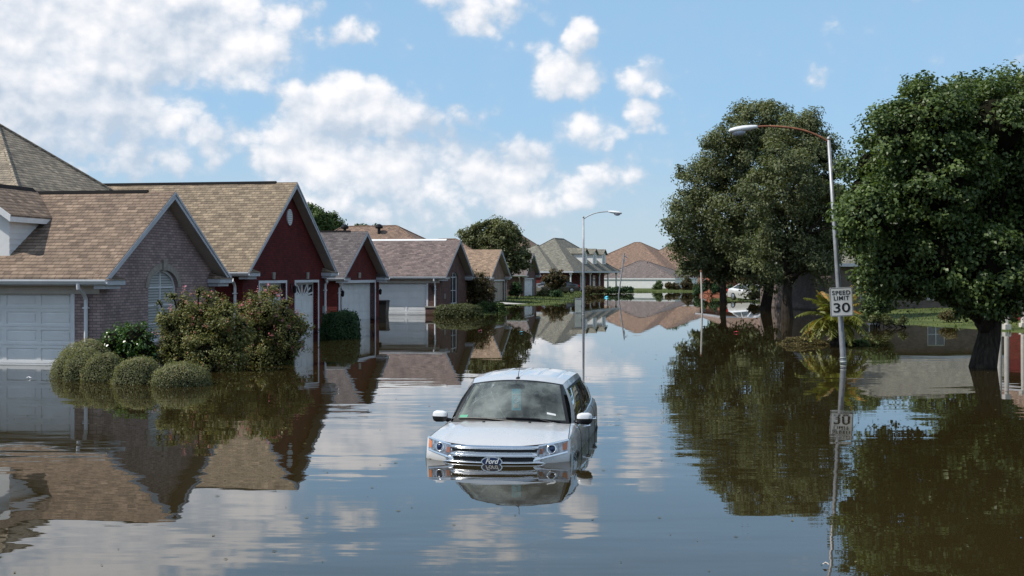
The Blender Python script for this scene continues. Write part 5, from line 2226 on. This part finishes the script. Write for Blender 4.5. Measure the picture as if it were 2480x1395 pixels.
tree('oak_tree', 'wide oak with feathery grey-green crown, left of the pair, its trunk further back', 1856, 83,
     [(1856, 0, 83, 1862, 650, .34)],
     [(1840, 310, 70), (1785, 335, 60), (1880, 300, 55), (1750, 400, 78), (1820, 410, 95), (1695, 450, 68), (1670, 545, 58), (1735, 520, 85), (1810, 540, 95), (1690, 620, 55), (1755, 630, 65), (1830, 640, 75), (1640, 430, 24), (1650, 500, 30), (1655, 590, 30), (1790, 275, 26), (1850, 262, 24), (1730, 345, 30), (1700, 655, 36), (1750, 668, 28), (1660, 655, 24), (1800, 650, 26), (1630, 540, 24)],
     74000, .20, 'leaf_oak', .62, 22, 'large trees on the right bank', inner=.45, ragged=.25, dj=2.2, nt=9, aspect=.5)
tree('small_oak', 'small dark tree on the grass spit left of the white car', 1753, 106,
     [(1753, 0, 106, 1753, 665, .28)],
     [(1745, 632, 42), (1790, 640, 32), (1715, 645, 38), (1760, 595, 50), (1820, 640, 30)],
     16000, .24, 'leaf_oak', .6, 23, None, dj=1.0, nt=5)
tree('round_tree', 'round light green tree behind the tan roofed garage', 1205, 112,
     [(1205, 0, 112, 1205, 640, .22)],
     [(1175, 570, 40), (1215, 565, 38), (1150, 590, 32), (1205, 600, 45), (1245, 600, 35), (1265, 630, 22), (1240, 640, 25), (1205, 640, 30), (1135, 570, 20), (1235, 570, 24), (1195, 548, 20), (1150, 555, 18)],
     26000, .22, 'leaf_mid', .5, 31, None, dj=.8, ragged=.18, nt=7)
tree('far_tree', 'bright green tree rising behind the dark red brick gable', 790, 128,
     [(790, 0, 128, 785, 590, .25)],
     [(765, 530, 30), (800, 545, 26), (775, 560, 35), (745, 520, 26), (820, 552, 14), (800, 525, 12), (740, 550, 30)],
     14000, .26, 'leaf_far', .6, 32, None, dj=1, nt=5)
tree('far_tree', 'tree top barely showing over the brown roof with the round vents', 890, 165,
     [(890, 0, 165, 890, 600, .25)],
     [(890, 556, 14), (865, 558, 10), (905, 560, 14)], 4000, .3, 'leaf_far', .6, 33, None, dj=.5, nt=3)
tree('far_tree', 'distant round tree behind the largest brown hip roof', 1632, 235,
     [(1632, 0, 235, 1632, 650, .3)],
     [(1630, 610, 22), (1650, 620, 24), (1618, 625, 18), (1645, 645, 22)], 7000, .42, 'leaf_far', .9, 34, None, dj=1, nt=3)
tree('background_tree', 'dark tree in the gap between the oak pair and the big right tree', 2085, 105,
     [(2085, 0, 105, 2085, 620, .3)],
     [(2080, 520, 55), (2050, 590, 50), (2120, 580, 60), (2080, 640, 55), (2040, 640, 35)], 20000, .28, 'leaf_far', .8, 35, None, dj=1.5, nt=5)
tree('background_tree', 'dark tree seen under the big right tree, behind the taupe house', 2330, 118,
     [(2330, 0, 118, 2330, 620, .3)],
     [(2300, 455, 105), (2400, 430, 110), (2340, 560, 110), (2230, 570, 80), (2470, 540, 90), (2220, 500, 60)], 22000, .42, 'leaf_far', 1.2, 36, None, dj=2, nt=4)
tree('background_tree', 'dark tree behind the oaks and the white car', 1800, 160,
     [(1800, 0, 160, 1800, 630, .3)],
     [(1780, 600, 60), (1840, 600, 60), (1810, 560, 50), (1740, 640, 30), (1890, 630, 40), (1950, 620, 50)], 14000, .45, 'leaf_far', 1.2, 37, None, dj=2, nt=4)

# ------------------------------------------------------------------ shrubs in front of the first house
def mound_px(label, px0, px1, pytop, dn, n, leaf, lm, seed, group, cat='shrub', ryk=1.0, **kw):
    """px0..px1 = outline at the water, dn = distance of its near edge"""
    rx = (px1 - px0) / 2 / FPX * dn * 1.01
    ry = rx * ryk
    d = dn + ry
    rx = (px1 - px0) / 2 / FPX * d * .97
    cx = ((px0 + px1) / 2 - HX) / FPX * d
    h = (CAM_H - (pytop - HY) / FPX * d) * .93
    return mound(kw.pop('name', 'boxwood'), label, cx, d, rx, ry, h, n, leaf, lm, seed, group, cat, **kw)


GB = 'clipped boxwood mounds by the driveway'
mound_px('boxwood mound at the right end of the row, brown tinged on top', 366, 510, 873, 26.7, 14000, .034, 'leaf_box', 41, GB, rough=.035)
mound_px('dense boxwood mound second from the right end of the row', 275, 396, 862, 27.3, 12000, .034, 'leaf_box', 42, GB, rough=.035)
mound_px('boxwood mound in the middle of the row, left of the second one', 203, 306, 850, 28.0, 11000, .034, 'leaf_box', 43, GB, rough=.04)
mound_px('narrow boxwood mound in front of the left pair, near the water', 155, 236, 851, 28.3, 9000, .034, 'leaf_box', 44, GB, rough=.04)
mound_px('boxwood mound at the left end of the row', 131, 262, 837, 29.0, 12000, .034, 'leaf_box', 45, GB, rough=.04)
mound_px('tallest boxwood mound behind the left end of the row', 139, 286, 821, 30.2, 12000, .036, 'leaf_box', 46, GB, rough=.04)
shrub('glossy_shrub', 'round glossy bright green shrub under the arched window', 312, 31.3, [(305, 835, 48), (330, 820, 42), (275, 830, 32), (350, 845, 34), (312, 870, 55), (360, 880, 30)], 9000, .075, 'leaf_gloss', .14, 51, inner=.7, core=.75, ragged=.08)
shrub('crape_myrtle', 'olive brown flowering shrub in front of the arched window, few pink blooms', 480, 31.5,
      [(450, 770, 48), (500, 760, 45), (420, 790, 38), (545, 775, 42), (470, 815, 65), (540, 830, 55), (410, 840, 45), (500, 860, 60), (575, 820, 35), (440, 735, 20), (505, 725, 18), (535, 735, 16), (395, 770, 20), (440, 870, 50), (420, 720, 12), (480, 708, 13), (555, 745, 16), (385, 730, 10), (585, 790, 26), (560, 860, 40)],
      30000, .066, 'leaf_myrtle', .17, 52, 'crape myrtles', flowers=(40, .032, [(460, 750, 60), (520, 770, 60), (420, 790, 50)]), ragged=.35, stems=10)
shrub('crape_myrtle', 'pink flowering shrub in front of the dark red garage', 650, 33.5,
      [(640, 750, 42), (690, 770, 38), (600, 775, 38), (650, 795, 55), (700, 815, 42), (605, 825, 42), (660, 850, 50), (720, 790, 24), (640, 715, 18), (585, 750, 22), (700, 855, 28), (690, 735, 16), (735, 800, 12), (660, 708, 12), (610, 722, 14), (580, 850, 40), (720, 840, 20), (745, 790, 8), (630, 865, 50), (700, 872, 22)],
      27000, .064, 'leaf_myrtle', .17, 53, 'crape myrtles', flowers=(110, .038, [(640, 735, 45), (690, 780, 42), (610, 760, 45), (640, 790, 60), (705, 830, 30)]), ragged=.35, stems=10)
# clipped hedges
c = P(824, 820, 47.0)
mound('hedge', 'small dark green boxy hedge in front of the red garages', c.x, 47.2, .67, .6, .93, 11000, .07, 'leaf_hedge', 54, None, 'hedge', rough=.03, square=5.0)
c = P(1111, 768, 70)
mound('hedge', 'long olive clipped hedge in front of the brown brick garage', c.x, 70.4, 1.24, .75, .66, 11000, .09, 'leaf_olive', 55, None, 'hedge', rough=.03, square=5.0)
c = P(1190, 762, 76)
mound('juniper', 'low sprawling juniper right of the olive hedge', c.x, 76.5, .85, .8, .58, 5000, .11, 'leaf_far', 56, None, rough=.12)
shrub('bronze_shrub', 'tall bronze green shrub at the corner of the brown brick garage', 1148, 81,
      [(1140, 690, 30), (1165, 690, 26), (1125, 705, 24), (1150, 715, 34), (1180, 710, 20), (1145, 735, 30), (1170, 735, 26), (1135, 668, 14), (1120, 680, 14), (1165, 668, 10)], 12000, .13, 'leaf_bronze', .3, 57, ragged=.3)
GF = 'shrubs along the far lawns'
far = [
    ('shrub', 'round olive bush between the grey roofed garage and the porch', 1345, 139, [(1345, 672, 22), (1328, 678, 15), (1362, 680, 15), (1345, 688, 20)], 6000, .2, 'leaf_bronze'),
    ('hedge', 'clipped light green hedge left of the black car', 1320, 127, [(1318, 712, 9), (1328, 713, 9), (1310, 713, 8)], 3000, .15, 'leaf_olive'),
    ('hedge', 'dark square hedge at the water left of the cabinet', 1345, 124, [(1340, 713, 9), (1348, 714, 9)], 3000, .15, 'leaf_hedge'),
    ('shrub', 'bronze bush just right of the far street lamp', 1425, 143, [(1420, 706, 11), (1432, 704, 10)], 2500, .17, 'leaf_bronze'),
    ('shrub', 'low bronze bush under the middle porch columns', 1448, 148, [(1444, 704, 9), (1456, 704, 9)], 2500, .17, 'leaf_bronze'),
    ('shrub', 'dark low bush under the right porch columns', 1480, 150, [(1478, 703, 8), (1488, 704, 8), (1470, 705, 7)], 2500, .17, 'leaf_hedge'),
    ('shrub', 'dark wide bush behind the leaning post', 1512, 152, [(1502, 701, 8), (1515, 701, 9), (1526, 702, 8), (1492, 700, 8)], 3500, .17, 'leaf_hedge'),
    ('shrub', 'light green bush in front of the pale house', 1596, 172, [(1596, 692, 9), (1588, 696, 7)], 2000, .2, 'leaf_far'),
    ('shrub', 'rusty bush at the right corner of the pale house', 1628, 170, [(1622, 692, 10), (1636, 694, 9)], 2500, .2, 'leaf_bronze'),
    ('shrub', 'dark bush right of the rusty bush on the far lawn', 1664, 168, [(1658, 690, 11), (1672, 693, 10), (1668, 680, 9)], 2500, .2, 'leaf_bronze'),
    ('shrub', 'small green bush near the white marker post on the far lawn', 1690, 166, [(1688, 696, 8), (1700, 697, 7)], 1800, .2, 'leaf_hedge'),
    ('shrub', 'wide dark bush behind the grass spit under the small oak', 1722, 134, [(1690, 702, 10), (1705, 698, 12), (1728, 697, 14), (1745, 699, 13), (1764, 700, 9)], 6000, .17, 'leaf_hedge'),
    ('shrub', 'dry round bush at the nose of the white car', 1826, 106, [(1824, 714, 10), (1836, 716, 9)], 3000, .14, 'leaf_bronze'),
    ('shrub', 'dark bushes between the two oak trunks', 1885, 100, [(1878, 716, 11), (1890, 716, 12)], 3000, .15, 'leaf_hedge'),
    ('shrub', 'hedge dark green at the corner of the tan garage', 1252, 110, [(1246, 704, 10), (1254, 704, 10), (1250, 694, 9)], 3000, .14, 'leaf_hedge'),
]
for i, (nm, lb, px, d, lob, n, lf, lm) in enumerate(far):
    shrub(nm, lb, px, d, lob, n, lf, lm, .3, 60 + i, GF, nm, z0=-.1, dj=.3, core=.7, stems=3, ragged=.12, inner=.55)
# right bank
shrub('shrub', 'tall dark green shrub under the big tree, right of the speed limit sign', 2125, 57, [(2115, 725, 28), (2135, 735, 28), (2100, 745, 22), (2150, 720, 24), (2125, 755, 28)], 7000, .10, 'leaf_pear', .25, 81, None, core=.6)
shrub('ground_shrub', 'low green plants at the lawn edge right of the dark shrub', 2195, 56, [(2120, 772, 10), (2150, 774, 10), (2180, 776, 10)], 3500, .09, 'leaf_olive', .2, 82, None, core=.4, z0=-.1)
shrub('ground_shrub', 'pale flowering bush on the right lawn left of the big trunk', 2300, 60, [(2290, 768, 10), (2305, 764, 12)], 2000, .08, 'leaf_straw', .2, 83, None, core=.4, z0=-.05)
c = P(1940, 830, 43)
mound('floating_reeds', 'flat straw coloured mat of plants floating left of the lamp pole', c.x, 43.2, .72, .55, .19, 6000, .06, 'leaf_straw', 84, None, 'plant', rough=.10, base=-.1)
c = P(1998, 832, 43)
mound('floating_reeds', 'small low straw mat of plants floating against the palm', c.x, 43.0, .38, .35, .12, 2500, .06, 'leaf_straw', 85, None, 'plant', rough=.10, base=-.1)
c = P(2065, 828, 43)
mound('floating_reeds', 'dark low plants in the water right of the lamp pole', c.x, 42.8, .5, .35, .15, 2500, .07, 'leaf_pear', 86, None, 'plant', rough=.10, base=-.1)


# sago palm
def palm(label, px, d, n, length, seed):
    rng = np.random.default_rng(seed)
    bx = (px - HX) / FPX * d
    root = empty('palm', (bx, d, -.5), 0, label, 'palm')
    t = MB()
    rows = []
    for i in range(15):
        z = i / 14 * 1.35
        rr = .17 + .03 * math.sin(i * 2.4) - .04 * i / 14
        rows.append((rr, z))
    t.lathe(rows, 14)
    t.build('trunk', M['bark'], root)
    V, T = [], []
    for k in range(n):
        a = rng.uniform(0, 2 * PI)
        el = rng.uniform(.05, 1.35)
        L = length * rng.uniform(.8, 1.1)
        p = np.array([0, 0, 1.3])
        d_ = np.array([math.cos(a) * math.cos(el), math.sin(a) * math.cos(el), math.sin(el)])
        side = np.array([-math.sin(a), math.cos(a), 0])
        tint0 = rng.uniform(.25, .7) if rng.uniform() > .36 else rng.uniform(.72, 1.0)
        m = 26
        st = L / m
        for i in range(m):
            q = p + d_ * st
            up = np.cross(side, d_)
            ll = .30 * math.sin(PI * (.12 + .86 * i / m)) + .03
            for sg_ in (-1, 1):
                dr = side * sg_ * .78 + d_ * .62 + up * .18
                dr /= np.linalg.norm(dr)
                tip = p + dr * ll * rng.uniform(.75, 1.15) + np.array([0, 0, -.22 * ll]) + rng.normal(size=3) * .02
                wv = d_ * .018
                V += [p - wv, p + wv, p + dr * ll * .6 + wv * .7, tip]
                T.append(np.clip(tint0 + rng.normal() * .08, 0, 1))
            w2 = side * .012
            V += [p - w2, p + w2, q + w2 * .8, q - w2 * .8]
            T.append(.6)
            p = q
            d_ = d_ + np.array([0, 0, -1.0]) * .062
            d_ /= np.linalg.norm(d_)
    raw_mesh('fronds', np.array(V), 4, np.array(T), M['leaf_palm'], root)


palm('short palm with yellowing fronds standing in the water behind the lamp pole', 2022, 42, 54, 1.38, 91)

# ------------------------------------------------------------------ grass on the lawns that stay dry
rng = np.random.default_rng(5)
NG = 60000
gx0 = rng.uniform(-40, 75, NG * 6)
gy0 = 50 + (165 - 50) * rng.uniform(size=NG * 6) ** .8
gz0 = ground_z(gx0, gy0)
vis = (np.abs(gx0 / gy0) < .44) & (gz0 > -.04) & (gz0 < .22)
gx0, gy0, gz0 = gx0[vis][:NG], gy0[vis][:NG], gz0[vis][:NG]
k = len(gx0)
hh = rng.uniform(.07, .19, k)
ww = rng.uniform(.02, .05, k)
an = rng.uniform(0, PI, k)
lean = rng.normal(size=(k, 2)) * .06
b0 = np.stack([gx0, gy0, np.maximum(gz0, -.02) - .03], 1)
dv = np.stack([np.cos(an) * ww, np.sin(an) * ww, np.zeros(k)], 1)
tip = b0 + np.stack([lean[:, 0], lean[:, 1], hh], 1)
V = np.empty((k, 3, 3))
V[:, 0], V[:, 1], V[:, 2] = b0 - dv, b0 + dv, tip
g = raw_mesh('grass', V.reshape(-1, 3), 3, np.clip(.5 + .25 * np.sin(gx0 * .8 + gy0 * .3) + rng.normal(size=k) * .2, 0, 1), M['leaf_grass'], None)
tag(g, kind='stuff')
dv_ = dw.build('driveway', M['concrete'])
tag(dv_, kind='structure')

# ------------------------------------------------------------------ bits of litter on the water
def litter(label, px, py, s, m, seed):
    rng = np.random.default_rng(seed)
    d = FPX * CAM_H / (py - HY)
    x = (px - HX) / FPX * d
    b = MB()
    rows = []
    for i in range(5):
        rows.append([((i / 4 - .5) * s, (j / 3 - .5) * s * .7, .02 + rng.uniform(0, .35) * s * math.sin(PI * (i + .5) / 5)) for j in range(4)])
    b.grid(rows)
    b.grid([[(p_[0], p_[1], -.02) for p_ in r_] for r_ in rows], flip=True)
    o = b.build('litter', M[m], None, smooth=True)
    o.location = (x, d, 0)
    tag(o, label, 'litter', 'litter on the water')


litter('white scrap floating in front of the large white garage door', 70, 917, .10, 'white', 1)
litter('red and white scrap floating below the left oak', 1783, 806, .22, 'redlens', 2)
litter('small red scrap floating before the olive hedge', 1163, 802, .14, 'redlens', 3)
litter('blue scrap floating before the olive hedge, right of the red one', 1262, 806, .13, 'placard', 4)
litter('blue scrap far off by the porch shrubs', 1468, 721, .45, 'placard', 5)
litter('pale leaf floating near the bottom right, below the sign', 2000, 1372, .05, 'soffit', 6)


# ------------------------------------------------------------------ leaf scraps and scum specks drifting on the water
rng = np.random.default_rng(17)
k = 260
dd_ = 9.5 + 55 * rng.uniform(size=k) ** 1.6
xx_ = dd_ * rng.uniform(-.42, .42, k)
ss_ = rng.uniform(.008, .028, k) * (1 + dd_ / 45)
aa_ = rng.uniform(0, 2 * PI, k)
V = np.empty((k, 4, 3))
for j, (ca, r_) in enumerate(((0, 1), (PI / 2, .5), (PI, 1), (PI * 1.5, .5))):
    V[:, j, 0] = xx_ + np.cos(aa_ + ca) * ss_ * r_
    V[:, j, 1] = dd_ + np.sin(aa_ + ca) * ss_ * r_
    V[:, j, 2] = .004 + .004 * (j % 2)
fl = raw_mesh('floating_leaves', V.reshape(-1, 3), 4, rng.uniform(size=k), M['leaf_straw'], None)
tag(fl, kind='stuff')
